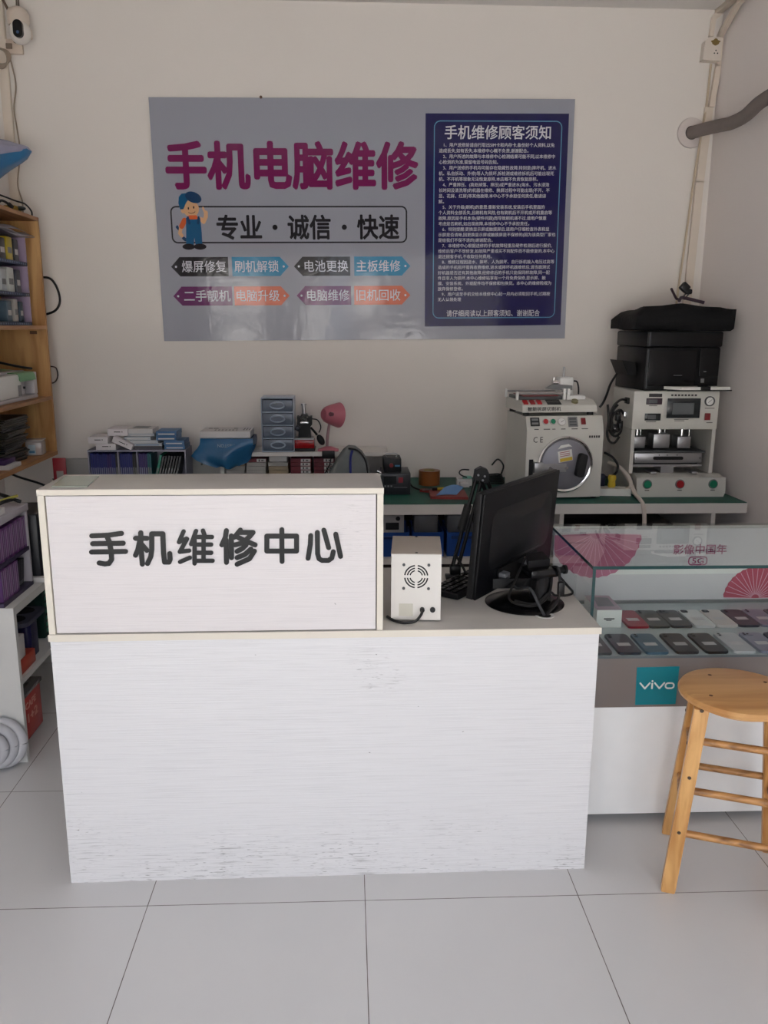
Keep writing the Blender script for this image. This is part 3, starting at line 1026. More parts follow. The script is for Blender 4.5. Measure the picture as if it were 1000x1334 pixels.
# raised shelf on the bench with stacks of screen boxes below
rs = thing('bench_shelf', 'low off-white raised shelf on the bench carrying the drawer chest and pink lamp', 'shelf', (0.33, 2.37, 0.75))
O = (0.33, 2.37, 0.75)
g = G(O); g.box(-0.10, 0.765, 2.25, 2.48, 0.905, 0.925); obj('shelf_board', g, M_bench, rs)
for x in (-0.10, 0.745):
    g = G(O); g.box(x, x + 0.02, 2.26, 2.48, 0.7505, 0.9048); obj('side_panel', g, M_bench, rs)
M_rb = mat('red_screen_box', (108, 36, 46), 0.4)
M_wb = mat('white_screen_box', (196, 192, 190), 0.45)
M_tb = mat('tan_screen_box', (150, 134, 110), 0.55)
M_pb = mat('pale_screen_box', (164, 160, 156), 0.5)
M_mauve = mat('mauve_screen_box', (146, 112, 132), 0.5)
stk = [(-0.070, 'first', [M_mauve, M_tb, M_pb, M_pb, M_pb, M_tb, M_pb], 0.094),
       (0.034, 'second', [M_tb, M_tb, M_tb, M_pb, M_pb, M_pb, M_rb], 0.100),
       (0.146, 'third', [M_tb, M_tb, M_tb, M_tb, M_tb, M_pb], 0.100),
       (0.262, 'fourth', [M_tb, M_tb, M_tb, M_rb, M_rb, M_rb, M_rb], 0.106),
       (0.382, 'fifth', [M_tb, M_tb, M_tb, M_rb, M_rb, M_rb, M_rb], 0.106)]
cn = {M_rb: 'red and white', M_tb: 'tan', M_pb: 'pale grey', M_mauve: 'mauve'}
for (x0, nm, cols, w) in stk:
    n = len(cols)
    for k, m in enumerate(cols):
        z = 0.7505 + k * 0.0201
        jx = random.uniform(-0.003, 0.003)
        lab = '%s screen box, %s from top in the %s stack under the raised shelf' % (cn[m], ORD[n - k], nm)
        t = thing('screen_box', lab, 'box', (x0 + w / 2 + jx, 2.36, z), (0, 0, 0), 'flat boxes stacked under the raised shelf')
        g = G(); g.box(-w / 2, w / 2, -0.09, 0.09, 0, 0.0190, bev=0.0008, seg=1); obj('carton', g, m, t)
        if m is M_rb:
            g = G(); g.box(w * 0.0, w * 0.47, -0.0906, -0.0901, 0.002, 0.017); obj('white_label', g, M_wb, t)
            g = G(); g.box(w * 0.10, w * 0.16, -0.0912, -0.0907, 0.004, 0.015); g.box(w * 0.24, w * 0.36, -0.0912, -0.0907, 0.006, 0.012); obj('label_print', g, M_print, t)
g = G((0.196, 2.36, 0.8715)); g.box(0.150, 0.242, 2.28, 2.44, 0.8716, 0.900, bev=0.004)
tag(obj('tissue_pack', g, M_dimwhite), 'soft pale pack on the third stack under the raised shelf', 'pack')

# blue bag and white carton
bgO = (-0.07, 2.29, 0.93)
rows = []
for j in range(9):
    v = j / 8
    row_ = []
    for i in range(15):
        u = i / 14
        xl = -0.195 + (-0.055 if 0.45 < v < 0.8 else (-0.03 if v > 0.3 else 0)) * math.sin(v * 3)
        xl = (-0.190, -0.192, -0.196, -0.205, -0.222, -0.238, -0.215, -0.170, -0.110)[j]
        xr = (0.075, 0.078, 0.078, 0.076, 0.072, 0.066, 0.062, 0.045, 0.000)[j]
        zz = (1.002, 0.985, 0.970, 0.955, 0.936, 0.914, 0.894, 0.872, 0.853)[j]
        row_.append((xl + (xr - xl) * u, 2.215 - 0.022 * math.sin(PI * u) - 0.012 * math.sin(9 * u + 3 * v) * v + 0.012 * math.sin(5 * v + 4 * u), zz + 0.006 * math.sin(8 * u) * v))
    rows.append(row_)
back_ = [[(x, 2.247 if z < 0.935 else 2.40, z) for (x, y, z) in r] for r in rows]
g = G(bgO)
R1 = g.grid(rows)
R2 = g.grid(back_)
for a, b in ((R1[0], R2[0]), (R1[-1], R2[-1])):
    for k in range(14):
        g.bm.faces.new((a[k], a[k + 1], b[k + 1], b[k]))
for c in (0, -1):
    for k in range(8):
        g.bm.faces.new((R1[k][c], R1[k + 1][c], R2[k + 1][c], R2[k][c]))
M_bag = mat('blue_film_bag', (44, 98, 142), 0.22, var=0.15, vscale=14, bump=0.25, bscale=24)
bag = thing('plastic_bag', 'crumpled blue plastic bag hanging over the raised shelf edge under a white carton', 'bag', bgO)
obj('film', g, M_bag, bag, angle=60)
# the white print on the bag is upside down
bmt = text_bm('HESTON', bold=0.01, copies=4)
lay(bmt, (0, 0, 0.085, 0.017), 0, 'front', 0.0006)
bmesh.ops.rotate(bmt, verts=bmt.verts, cent=(0, 0, 0), matrix=Matrix.Rotation(PI, 3, 'Y'))
obj('lettering', bmt, mat('pale_bag_print', (150, 176, 196), 0.4), bag, smooth=False, loc=(0.055, -0.1005, 0.047))
ctn = thing('carton_box', 'flat white carton with dark print on its lid lying on the blue plastic bag', 'box', (-0.065, 2.31, 1.0035))
g = G(); g.box(-0.128, 0.128, -0.085, 0.085, 0.0, 0.034, bev=0.0015, seg=1); obj('carton', g, M_dimwhite, ctn)
for k in range(7):
    g = G(); g.box(-0.06 + k * 0.018, -0.051 + k * 0.018, -0.04, -0.015, 0.0341, 0.0346); obj('lid_print', g, M_print, ctn)
for (xa, xb) in ((-0.10, -0.08), (-0.075, -0.05), (0.03, 0.05)):
    g = G(); g.box(xa, xb, 0.03, 0.05, 0.0341, 0.0346); obj('lid_print', g, M_print, ctn)
for k in range(3):
    g = G(); g.box(0.085 + k * 0.014, 0.09 + k * 0.014, -0.03, 0.05, 0.0341, 0.0346); obj('lid_print', g, M_print, ctn)

# four-drawer chest
dc = thing('drawer_chest', 'small smoky blue plastic chest with four drawers on the raised shelf', 'drawers', (0.2, 2.34, 0.9255))
O = (0.2, 2.34, 0.9255)
M_smoke = mat('smoky_blue_plastic', (112, 124, 144), 0.28)
M_smoke_l = mat('pale_blue_plastic', (160, 172, 190), 0.3)
dz0, dz1, dx0, dx1, dy0, dy1 = 0.9255, 1.205, 0.116, 0.282, 2.265, 2.42
g = G(O)
g.box(dx0, dx1, dy0, dy1, dz0, dz0 + 0.005)
g.box(dx0, dx1, dy0, dy1, dz1 - 0.006, dz1, bev=0.002)
g.box(dx0, dx0 + 0.004, dy0, dy1, dz0 + 0.005, dz1 - 0.006)
g.box(dx1 - 0.004, dx1, dy0, dy1, dz0 + 0.005, dz1 - 0.006)
g.box(dx0 + 0.004, dx1 - 0.004, dy1 - 0.004, dy1, dz0 + 0.005, dz1 - 0.006)
for k in range(1, 4):
    z = dz0 + k * 0.0675
    g.box(dx0 + 0.004, dx1 - 0.004, dy0 - 0.003, dy1 - 0.004, z, z + 0.005)
obj('case', g, M_smoke_l, dc)
for k in range(4):
    za = dz0 + 0.0065 + k * 0.0675
    g = G(O); g.box(dx0 + 0.007, dx1 - 0.007, dy0 + 0.001, dy1 - 0.01, za, za + 0.058, bev=0.002); dr = obj('drawer', g, mat('drawer_smoke', (88, 98, 114), 0.22), dc)
    g = G(O)
    zc, xc = za + 0.030, 0.199
    P = [(xc + 0.036 * math.cos(2 * PI * q / 28), dy0 - 0.003, zc + 0.016 * math.sin(2 * PI * q / 28)) for q in range(29)]
    g.tube(P, 0.0042, 6, smooth=0); obj('handle', g, M_smoke_l, dr)

# microscope-like screen heater stand
ms = thing('repair_microscope', 'small black and red repair microscope with a silver knob beside the drawer chest', 'microscope', (0.333, 2.34, 0.9255))
O = (0.333, 2.34, 0.9255)
g = G(O); g.box(0.275, 0.388, 2.285, 2.40, 0.9255, 0.940, bev=0.004); obj('base', g, M_black, ms)
g = G(O); g.box(0.279, 0.384, 2.287, 2.39, 0.940, 0.984, bev=0.005); obj('red_housing', g, mat('glossy_red', (150, 16, 22), 0.2), ms)
g = G(O); g.box(0.283, 0.380, 2.29, 2.38, 0.984, 0.994); obj('stage', g, M_steel, ms)
g = G(O); g.prism([(0.300, 0.994), (0.366, 0.994), (0.362, 1.05), (0.372, 1.06), (0.372, 1.105), (0.352, 1.10), (0.346, 1.115), (0.318, 1.115), (0.31, 1.10), (0.296, 1.105), (0.294, 1.05), (0.304, 1.045)], 'y', 2.31, 2.37); obj('arm', g, M_black, ms)
g = G(O); g.cyl((0.332, 2.30, 1.09), (0.332, 2.35, 1.09), 0.018); g.box(0.312, 0.356, 2.292, 2.31, 1.066, 1.078, bev=0.003); obj('focus_knob', g, M_chrome, ms)
g = G(O); g.cyl((0.332, 2.34, 1.11), (0.330, 2.34, 1.165), 0.011); g.cyl((0.330, 2.34, 1.160), (0.330, 2.34, 1.168), 0.014); obj('eyepiece_tube', g, M_steel, ms)
g = G(O); g.tube([(0.362, 2.325, 1.09), (0.40, 2.32, 1.085), (0.418, 2.315, 1.05), (0.408, 2.31, 1.02)], 0.003); obj('lead', g, M_cable, ms)
g = G(O); g.tube([(0.366, 2.32, 1.045), (0.385, 2.31, 1.025), (0.398, 2.30, 1.01)], 0.006); g.sph((0.418, 2.285, 0.985), 0.024, (0.75, 0.6, 1.25), rot=(0, -0.5, 0)); obj('pincer', g, M_black, ms)
g = G(O); g.box(0.287, 0.312, 2.26, 2.305, 1.035, 1.058, bev=0.004, rot=(0, 0.5, 0)); obj('eyepiece', g, mat('dark_blue_rubber', (18, 24, 44), 0.4), ms)

# pink desk lamp clamped to the raised shelf
lm = thing('desk_lamp', 'pink gooseneck clip lamp with a cone shade on the raised shelf', 'lamp', (0.45, 2.31, 0.9255))
O = (0.45, 2.31, 0.9255)
M_pink = mat('dusty_pink_plastic', (182, 104, 118), 0.4)
g = G(O); g.lathe([(0.0, 0.024), (0.02, 0.022), (0.045, 0.012), (0.052, 0.003), (0.052, 0.0)], (0.455, 2.31, 0.9257), 30, sx=1.0, sy=0.8); g.box(0.40, 0.51, 2.28, 2.345, 0.9256, 0.934, bev=0.004); obj('base', g, M_pink, lm)
g = G(O); g.tube([(0.450, 2.31, 0.945), (0.452, 2.31, 0.99), (0.460, 2.31, 1.05), (0.468, 2.305, 1.09), (0.480, 2.295, 1.118)], 0.0075, 10); obj('gooseneck', g, mat('pinkish_steel', (176, 140, 146), 0.3, 0.6), lm)
ax = Vector((-0.80, -0.30, -0.36)).normalized()
g = G(O)
top_ = Vector((0.508, 2.30, 1.125))
# the shade opens down-left; its outside faces the room
g.lathe([(0.0, 0.062), (0.028, 0.058), (0.040, 0.045), (0.050, 0.02), (0.062, -0.02), (0.066, -0.035), (0.060, -0.035), (0.045, 0.015), (0.0, 0.05)],
        (0.482, 2.318, 1.112), 32, axis=(-0.80, -0.52, 0.10))
obj('lamp_shade', g, M_pink, lm)
g = G(O); g.cyl((0.478, 2.268, 1.120), (0.470, 2.252, 1.122), 0.011, n=16); obj('switch', g, mat('dark_pink', (92, 46, 58), 0.4), lm)
g = G(O); g.tube([(0.46, 2.262, 0.932), (0.47, 2.243, 0.90), (0.462, 2.242, 0.86), (0.44, 2.24, 0.82), (0.42, 2.235, 0.785)], 0.003); obj('lead', g, M_cable, lm)
g = G(O); g.box(0.425, 0.490, 2.236, 2.2495, 0.895, 0.935, bev=0.003); obj('clamp', g, M_black, lm)

# grey bag slumped on the bench
M_fab = mat('grey_fabric', (112, 116, 116), 0.9, var=0.12, vscale=30, bump=0.2, bscale=300)
rk = thing('backpack', 'slumped grey fabric backpack with black piping and a blue strap on the bench', 'bag', (0.57, 2.16, 0.7505))
prof = [(0.455, 0.7505), (0.452, 0.80), (0.468, 0.85), (0.500, 0.905), (0.535, 0.955), (0.562, 0.974), (0.595, 0.970), (0.630, 0.945), (0.655, 0.905), (0.668, 0.85), (0.672, 0.80), (0.672, 0.7505)]
g = G((0.57, 2.16, 0.7505))
ys = [(2.07, 0.86), (2.085, 0.96), (2.12, 1.0), (2.17, 1.0), (2.21, 0.95), (2.235, 0.86)]
rr_ = []
for (y, k) in ys:
    rr_.append([(0.565 + (a - 0.565) * k, y + 0.12 * max(0, b - 0.86), 0.7505 + (b - 0.7505) * k) for a, b in prof])
R = g.grid(rr_)
g.bm.faces.new(R[0]); g.bm.faces.new(R[-1][::-1])
obj('body', g, M_fab, rk, angle=70)
def onbag(a, b, dy=-0.004, k=0.985):
    return (0.565 + (a - 0.565) * k, 2.083 + 0.12 * max(0, b - 0.86) + dy, 0.7505 + (b - 0.7505) * k)
g = G((0.57, 2.16, 0.7505)); g.tube([onbag(0.560, 0.972), onbag(0.60, 0.965), onbag(0.630, 0.94), onbag(0.648, 0.905), onbag(0.655, 0.86), onbag(0.655, 0.80)], 0.0045); obj('piping', g, M_black, rk)
g = G((0.57, 2.16, 0.7505)); g.tube([onbag(0.580, 0.962, -0.010), onbag(0.572, 0.93, -0.016), onbag(0.570, 0.88, -0.016), onbag(0.572, 0.80, -0.016)], 0.006, 6); obj('strap', g, mat('blue_webbing', (32, 40, 120), 0.7), rk)

# soldering power station
ps = thing('power_supply', 'black bench power supply with red readout and a smaller unit on top', 'instrument', (0.80, 2.09, 0.7505))
O = (0.80, 2.09, 0.7505)
g = G(O); g.box(0.722, 0.866, 2.005, 2.20, 0.7505, 0.857, bev=0.004); cs = obj('case', g, mat('instrument_black', (38, 40, 44), 0.4), ps)
g = G(O); g.box(0.727, 0.861, 1.9995, 2.0048, 0.757, 0.852, bev=0.002); obj('front_panel', g, mat('instrument_face', (30, 32, 38), 0.35), ps)
g = G(O); g.box(0.806, 0.828, 1.9982, 1.9994, 0.812, 0.838); obj('readout', g, mat('red_led', (120, 24, 36), 0.4, emit=0.03), ps)
g = G(O); g.box(0.733, 0.795, 1.9984, 1.9994, 0.806, 0.844); obj('scale_window', g, M_screen, ps)
for x in (0.737, 0.752, 0.767):
    g = G(O); g.box(x, x + 0.008, 1.997, 1.9994, 0.790, 0.798); obj('button', g, M_grey, ps)
g = G(O); g.box(0.783, 0.850, 1.9984, 1.9994, 0.787, 0.789); obj('panel_line', g, M_grey, ps)
g = G(O); g.box(0.735, 0.822, 2.04, 2.17, 0.8575, 0.925, bev=0.005); su = obj('upper_unit', g, M_black, ps)
g = G(O); g.cyl((0.772, 2.039, 0.892), (0.772, 2.030, 0.892), 0.010, n=18); obj('knob', g, M_dred, su)
g = G(O); g.box(0.790, 0.815, 2.0385, 2.0395, 0.885, 0.893); obj('blue_readout', g, mat('blue_led', (60, 110, 140), 0.4, emit=0.05), su)
g = G(O); g.tube([(0.75, 2.1, 0.925), (0.75, 2.1, 0.94), (0.80, 2.1, 0.94), (0.80, 2.1, 0.925)], 0.003, 6); obj('carry_handle', g, M_steel, su)
g = G(O); g.cyl((0.712, 2.05, 0.842), (0.7215, 2.05, 0.842), 0.007, n=12); g.cyl((0.702, 2.05, 0.862), (0.7225, 2.05, 0.852), 0.006, n=12); obj('terminal', g, M_chrome, ps)
g = G((0.93, 2.11, 0.7505)); g.tube([(0.868, 2.14, 0.79), (0.89, 2.12, 0.765), (0.95, 2.08, 0.7555), (1.02, 2.075, 0.7705), (1.08, 2.12, 0.756), (1.13, 2.13, 0.756)], 0.0045); tag(obj('power_lead', g, M_cable), 'black lead running from the power supply across the green mat', 'cable')

# tape roll, tray, cloth, tools, charger
tp = thing('tape_roll', 'wide roll of brown packing tape standing on the green mat', 'tape', (0.985, 2.28, 0.7505))
g = G(); g.lathe([(0.030, 0.0), (0.056, 0.0), (0.056, 0.075), (0.030, 0.075), (0.030, 0.0)], (0, 0, 0), 36); obj('tape', g, mat('brown_tape', (134, 78, 36), 0.28), tp)
g = G(); g.lathe([(0.0275, 0.0), (0.0298, 0.0), (0.0298, 0.076), (0.0275, 0.076), (0.0275, 0.0)], (0, 0, 0), 30); obj('core', g, mat('card_core', (150, 140, 96), 0.7), tp)
g = G((1.03, 1.97, 0.7505)); g.prism([(0.955, 1.895), (1.135, 1.875), (1.140, 2.06), (1.0, 2.085), (0.93, 2.10), (0.918, 2.075), (0.962, 2.045)], 'z', 0.7505, 0.763)
tag(obj('repair_tray', g, mat('brick_red_tray', (128, 44, 38), 0.5)), 'brick red repair tray lying on the green mat', 'tray')
g = G((1.04, 1.98, 0.7635))
rows = [[(0.985 + u * 0.10 + v * 0.05, 1.915 + v * 0.12 + u * 0.015, 0.7637 + 0.014 * v + 0.010 * math.sin(PI * u) * (0.3 + v)) for u in [i / 8 for i in range(9)]] for v in [j / 6 for j in range(7)]]
rows2 = [[(x, y, z + 0.002) for x, y, z in r] for r in rows]
A = g.grid(rows); B = g.grid(rows2)
for k in range(8):
    g.bm.faces.new((A[0][k], A[0][k + 1], B[0][k + 1], B[0][k])); g.bm.faces.new((A[-1][k], A[-1][k + 1], B[-1][k + 1], B[-1][k]))
for k in range(6):
    g.bm.faces.new((A[k][0], A[k + 1][0], B[k + 1][0], B[k][0])); g.bm.faces.new((A[k][-1], A[k + 1][-1], B[k + 1][-1], B[k][-1]))
tag(obj('cleaning_cloth', g, mat('light_blue_cloth', (104, 146, 196), 0.85)), 'light blue cloth folded on the red tray', 'cloth')
sd = thing('screwdriver', 'yellow and black screwdriver lying on the red tray by the tape roll', 'tool', (1.03, 2.05, 0.771), (0, 0, 0.25))
g = G(); g.cyl((-0.03, 0, 0), (0.05, 0, 0), 0.007, n=12); obj('grip', g, M_yellow, sd)
g = G(); g.cyl((-0.055, 0, 0), (-0.03, 0, 0), 0.0078, n=12); obj('cap', g, M_black, sd)
g = G(); g.cyl((0.05, 0, 0), (0.085, 0, 0), 0.0025, n=8); obj('shaft', g, M_steel, sd)
tw = thing('tweezers', 'short silver tweezers lying at the left end of the red tray', 'tool', (0.965, 2.062, 0.7656), (0, 0, 0.5))
for k in (-1, 1):
    g = G(); g.prism([(-0.04, 0.001 * k), (0.0, 0.004 * k), (0.04, 0.0065 * k), (0.04, 0.005 * k), (0.0, 0.0028 * k), (-0.04, 0.0)], 'z', -0.002, 0.002); obj('arm', g, M_steel, tw)
g = G((1.165, 2.24, 0.7505)); g.box(1.125, 1.205, 2.225, 2.275, 0.7505, 0.790, bev=0.005); g.box(1.135, 1.185, 2.18, 2.2248, 0.7505, 0.775, bev=0.004)
tag(obj('phone_charger', g, M_dimwhite), 'white plug adapter on the green mat behind the red tray', 'charger')
g = G((1.18, 2.24, 0.79)); g.box(1.155, 1.20, 2.215, 2.25, 0.7905, 0.802, bev=0.003)
t = tag(obj('usb_plug', g, mat('mint_plastic', (120, 180, 160), 0.4)), 'pale green plug resting on the white adapter', 'plug')
g = G(); g.tube([(0.0, -0.02, 0.006), (-0.03, -0.03, 0.018), (-0.045, -0.02, 0.03), (-0.03, 0.0, 0.044), (0.01, 0.01, 0.042)], 0.0035); obj('lead', g, M_cable, t)
g = G((1.31, 2.30, 0.7505))
for k in range(5):
    P = [(1.31 + (0.075 - 0.003 * k) * math.cos(a), 2.31 + (0.055 - 0.003 * k) * math.sin(a), 0.756 + k * 0.009 + 0.003 * math.sin(3 * a)) for a in [2 * PI * q / 20 for q in range(21)]]
    g.tube(P, 0.0045, 6, smooth=0)
g.tube([(1.37, 2.32, 0.79), (1.385, 2.33, 0.84), (1.36, 2.36, 0.87), (1.34, 2.42, 0.83)], 0.0045)
tag(obj('cable_coil', g, mat('dark_green_black_cable', (18, 26, 24), 0.5)), 'coiled dark cable lying on the green mat left of the round-door machine', 'cable')

# ------------------------------------------------------------------ round-door bubble remover machine
M_mach = mat('machine_white', (200, 199, 192), 0.4)
M_mach_side = mat('machine_white_side', (196, 194, 188), 0.45)
am = thing('bubble_remover', 'white autoclave machine with a big round steel door on the bench', 'machine', (1.580, 2.004, 0.7505), (0, 0, math.radians(6)))
O = (1.585, 2.0, 0.7505)
ax0, ax1, ay0, ay1 = 1.392, 1.772, 1.872, 2.20
for (x, y) in ((1.41, 1.90), (1.75, 1.90), (1.41, 2.13), (1.75, 2.13)):
    g = G(O); g.cyl((x, y, 0.7506), (x, y, 0.760), 0.014, n=14); obj('foot', g, M_rubber, am)
g = G(O); g.prism([(ay0, 0.760), (ay1, 0.760), (ay1, 1.150), (ay0 + 0.030, 1.150), (ay0, 1.085)], 'x', ax0, ax1); obj('case', g, M_mach, am)
dcx, dcz, dr_ = 1.586, 0.922, 0.136
g = G(O); g.lathe([(dr_ - 0.013, 0.0), (dr_, 0.004), (dr_, 0.012), (dr_ - 0.006, 0.017), (dr_ - 0.013, 0.012)], (dcx, ay0 - 0.0003, dcz), 48, axis=(0, -1, 0)); obj('door_ring', g, M_chrome, am)
g = G(O); g.lathe([(0.0, 0.020), (dr_ - 0.026, 0.020), (dr_ - 0.016, 0.014), (dr_ - 0.016, 0.0)], (dcx, ay0 - 0.0003, dcz), 48, axis=(0, -1, 0)); dd = obj('door', g, mat('door_steel', (140, 140, 148), 0.5, 0.55), am)
g = G(O); g.box(1.428, 1.472, ay0 - 0.026, ay0 - 0.002, 0.885, 0.935, bev=0.003); g.box(1.455, 1.586, ay0 - 0.0245, ay0 - 0.0205, 0.889, 0.929); obj('hinge_plate', g, M_steel, dd)
for x in (1.505, 1.586):
    g = G(O); g.cyl((x, ay0 - 0.020, 0.908), (x, ay0 - 0.030, 0.908), 0.0075, n=14); obj('bolt', g, M_chrome, dd)
g = G(O); g.prism(rrect(-0.019, -0.056, 0.019, 0.056, 0.015), 'y', ay0 - 0.060, ay0 - 0.024)
bmesh.ops.rotate(g.bm, verts=g.bm.verts, cent=Vector((0, ay0, 0)) - Vector(O), matrix=Matrix.Rotation(0.16, 3, 'Y'))
bmesh.ops.translate(g.bm, verts=g.bm.verts, vec=(1.652, 0, 0.922))
obj('handle', g, M_rubber, dd)
stc = G(O)
def rotp(pts, a, cx, cz):
    return [(cx + x * math.cos(a) - z * math.sin(a), cz + x * math.sin(a) + z * math.cos(a)) for x, z in pts]
g = G(O); g.prism(rotp([(-0.035, -0.032), (0.035, -0.032), (0.035, 0.022), (-0.035, 0.022)], 0.17, 1.578, 0.970), 'y', ay0 - 0.0206, ay0 - 0.0212); stk_ = obj('sticker', g, M_white, dd)
g = G(O); g.prism(rotp([(-0.028, -0.030), (0.033, -0.030), (0.033, -0.014), (-0.028, -0.014)], 0.17, 1.578, 0.970), 'y', ay0 - 0.0213, ay0 - 0.0217); obj('yellow_strip', g, M_yellow, stk_)
for k in range(3):
    g = G(O); g.prism(rotp([(-0.026, 0.012 - 0.009 * k), (0.024, 0.012 - 0.009 * k), (0.024, 0.016 - 0.009 * k), (-0.026, 0.016 - 0.009 * k)], 0.17, 1.578, 0.970), 'y', ay0 - 0.0213, ay0 - 0.0216); obj('print_line', g, mat('pink_print', (168, 110, 116), 0.5), stk_)
g = G(O); g.prism(rotp([(-0.035, -0.006), (-0.020, 0.010), (0.020, 0.012), (0.036, -0.004), (0.02, 0.0), (-0.018, -0.004)], 0.12, 1.575, 1.008), 'y', ay0 - 0.0206, ay0 - 0.0212); obj('sticker', g, M_white, dd)
g = G(O); g.box(1.408, 1.428, ay0 - 0.004, ay0 + 0.001, 0.868, 0.948); obj('hinge_recess', g, M_black, am)
lettering('lettering', 'C E', M_print, am, (1.425 - O[0], 1.028 - O[2], 1.472 - O[0], 1.055 - O[2]), ay0 - 0.0003 - O[1])
g = G(O)
for k in range(5):
    g.box(1.700 + k * 0.0115, 1.7085 + k * 0.0115, ay0 - 0.0008, ay0 - 0.0002, 1.046 + 0.001, 1.058)
obj('maker_mark', g, M_print, am)
# upper sloping panel: local frame u along x, v up the slope
sl = math.atan2(0.030, 0.065)
def on_slope(v, d=0.0):
    return (ay0 + 0.030 * v - d * math.cos(sl), 1.085 + 0.065 * v + d * math.sin(sl))
def slope_box(x0, x1, v0, v1, d0, d1):
    q = G(O)
    q.prism([on_slope(v0, d0), on_slope(v0, d1), on_slope(v1, d1), on_slope(v1, d0)], 'x', x0, x1)
    return q
t = obj('temperature_display', slope_box(1.412, 1.456, 0.30, 0.88, 0.0002, 0.005), M_screen, am)
obj('readout', slope_box(1.418, 1.450, 0.66, 0.80, 0.0051, 0.0056), M_grey, t)
obj('readout', slope_box(1.418, 1.450, 0.40, 0.54, 0.0051, 0.0056), M_grey, t)
nrm = Vector((0, -math.cos(sl), math.sin(sl)))
for x, m_, nm in ((1.487, M_red, 'stop_button'), (1.523, M_green, 'start_button')):
    y, z = on_slope(0.60)
    g = G(O); g.lathe([(0.0, 0.008), (0.0115, 0.008), (0.0125, 0.0), ], (x, y, z), 22, axis=nrm); b_ = obj(nm, g, m_, am)
    g = G(O); g.lathe([(0.0126, 0.0002), (0.0126, 0.006), (0.0152, 0.006), (0.0165, 0.0002), (0.0126, 0.0002)], (x, y, z), 22, axis=nrm); obj('bezel', g, M_chrome, b_)
y, z = on_slope(0.58)
g = G(O); g.lathe([(0.0, 0.004), (0.0165, 0.004), (0.017, 0.009), (0.0205, 0.009), (0.021, 0.0002)], (1.566, y, z), 28, axis=nrm); ga = obj('pressure_gauge', g, M_chrome, am)
g = G(O); g.lathe([(0.0, 0.005), (0.0164, 0.005), (0.0164, 0.0042)], (1.566, y, z), 28, axis=nrm); obj('gauge_face', g, M_white, ga)
g = G(O); g.cyl(Vector((1.560, y, z)) + nrm * 0.0056 + Vector((0, 0, -0.004)), Vector((1.575, y, z)) + nrm * 0.0056 + Vector((0, 0, 0.006)), 0.0010, n=6); obj('needle', g, M_print, ga)
t = obj('counter_display', slope_box(1.598, 1.644, 0.22, 0.92, 0.0002, 0.004), M_grey, am)
for v in (0.30, 0.50, 0.70):
    obj('readout', slope_box(1.604, 1.638, v, v + 0.13, 0.0041, 0.0046), M_lcd if v < 0.6 else M_dgrey, t)
obj('power_switch', slope_box(1.662, 1.684, 0.38, 0.82, 0.0002, 0.006), M_dred, am)
for x0, x1 in ((1.428, 1.450), (1.474, 1.506), (1.516, 1.532), (1.560, 1.582), (1.612, 1.642), (1.662, 1.694)):
    obj('panel_print', slope_box(x0, x1, 0.06, 0.11, 0.0002, 0.0005), M_print, am)

# screen separator machine standing on it
sp_ = thing('screen_separator', 'white screen separating machine with a red heating plate on top of the autoclave machine', 'machine', (1.553, 2.030, 1.1505), (0, 0, math.radians(6)))
O = (1.56, 2.03, 1.1505)
for (x, y) in ((1.40, 1.93), (1.72, 1.93), (1.40, 2.14), (1.72, 2.14)):
    g = G(O); g.cyl((x, y, 1.1506), (x, y, 1.168), 0.016, n=14); obj('foot', g, M_rubber, sp_)
g = G(O); g.prism([(1.896, 1.168), (2.17, 1.168), (2.17, 1.222), (1.955, 1.222), (1.905, 1.200)], 'x', 1.374, 1.742); obj('case', g, M_mach, sp_)
lettering('lettering', '智能拆屏切割机', M_print, sp_, (1.398 - O[0], 1.174 - O[2], 1.562 - O[0], 1.194 - O[2]), 1.8985 - O[1], off=0.014)
ss = math.atan2(0.05, 0.022)
def sep_box(x0, x1, v0, v1, h):
    q = G(O)
    p = lambda v, d: (1.905 + 0.05 * v - d * math.cos(ss), 1.200 + 0.022 * v + d * math.sin(ss))
    q.prism([p(v0, 0.0002), p(v0, h), p(v1, h), p(v1, 0.0002)], 'x', x0, x1)
    return q
for x in (1.384, 1.418, 1.452):
    obj('rocker_switch', sep_box(x, x + 0.022, 0.20, 0.85, 0.005), M_red, sp_)
obj('display', sep_box(1.500, 1.568, 0.12, 0.92, 0.003), M_screen, sp_)
g = G(O); g.lathe([(0.0, 0.012), (0.015, 0.011), (0.0165, 0.0)], (1.640, 1.930, 1.212), 24, axis=(0, -math.cos(ss), math.sin(ss))); obj('dial', g, mat('brass_dial', (150, 146, 112), 0.35, 0.5), sp_)
g = G(O); g.box(1.374, 1.600, 1.957, 2.13, 1.2225, 1.238, bev=0.003); obj('heating_plate', g, M_dgrey, sp_)
g = G(O); g.box(1.394, 1.570, 1.962, 2.12, 1.2385, 1.2425); obj('silicone_pad', g, M_dred, sp_)
for y in (1.950, 2.135):
    g = G(O); g.cyl((1.362, y, 1.252), (1.61, y, 1.252), 0.0045, n=10); obj('guide_rod', g, M_steel, sp_)
    g = G(O); g.box(1.355, 1.366, y - 0.008, y + 0.008, 1.2225, 1.262, bev=0.002); obj('rod_block', g, M_white, sp_)
for x in (1.588, 1.608):
    g = G(O); g.box(x, x + 0.013, 1.945, 1.975, 1.2225, 1.275, bev=0.001); obj('clamp_block', g, M_white, sp_)
g = G(O); g.box(1.612, 1.700, 1.948, 1.985, 1.2225, 1.242, bev=0.002); obj('slide_block', g, M_white, sp_)
g = G(O); g.prism([(1.520, 1.270), (1.620, 1.262), (1.660, 1.262), (1.660, 1.285), (1.560, 1.292)], 'y', 2.02, 2.03); obj('bracket', g, M_grey, sp_)
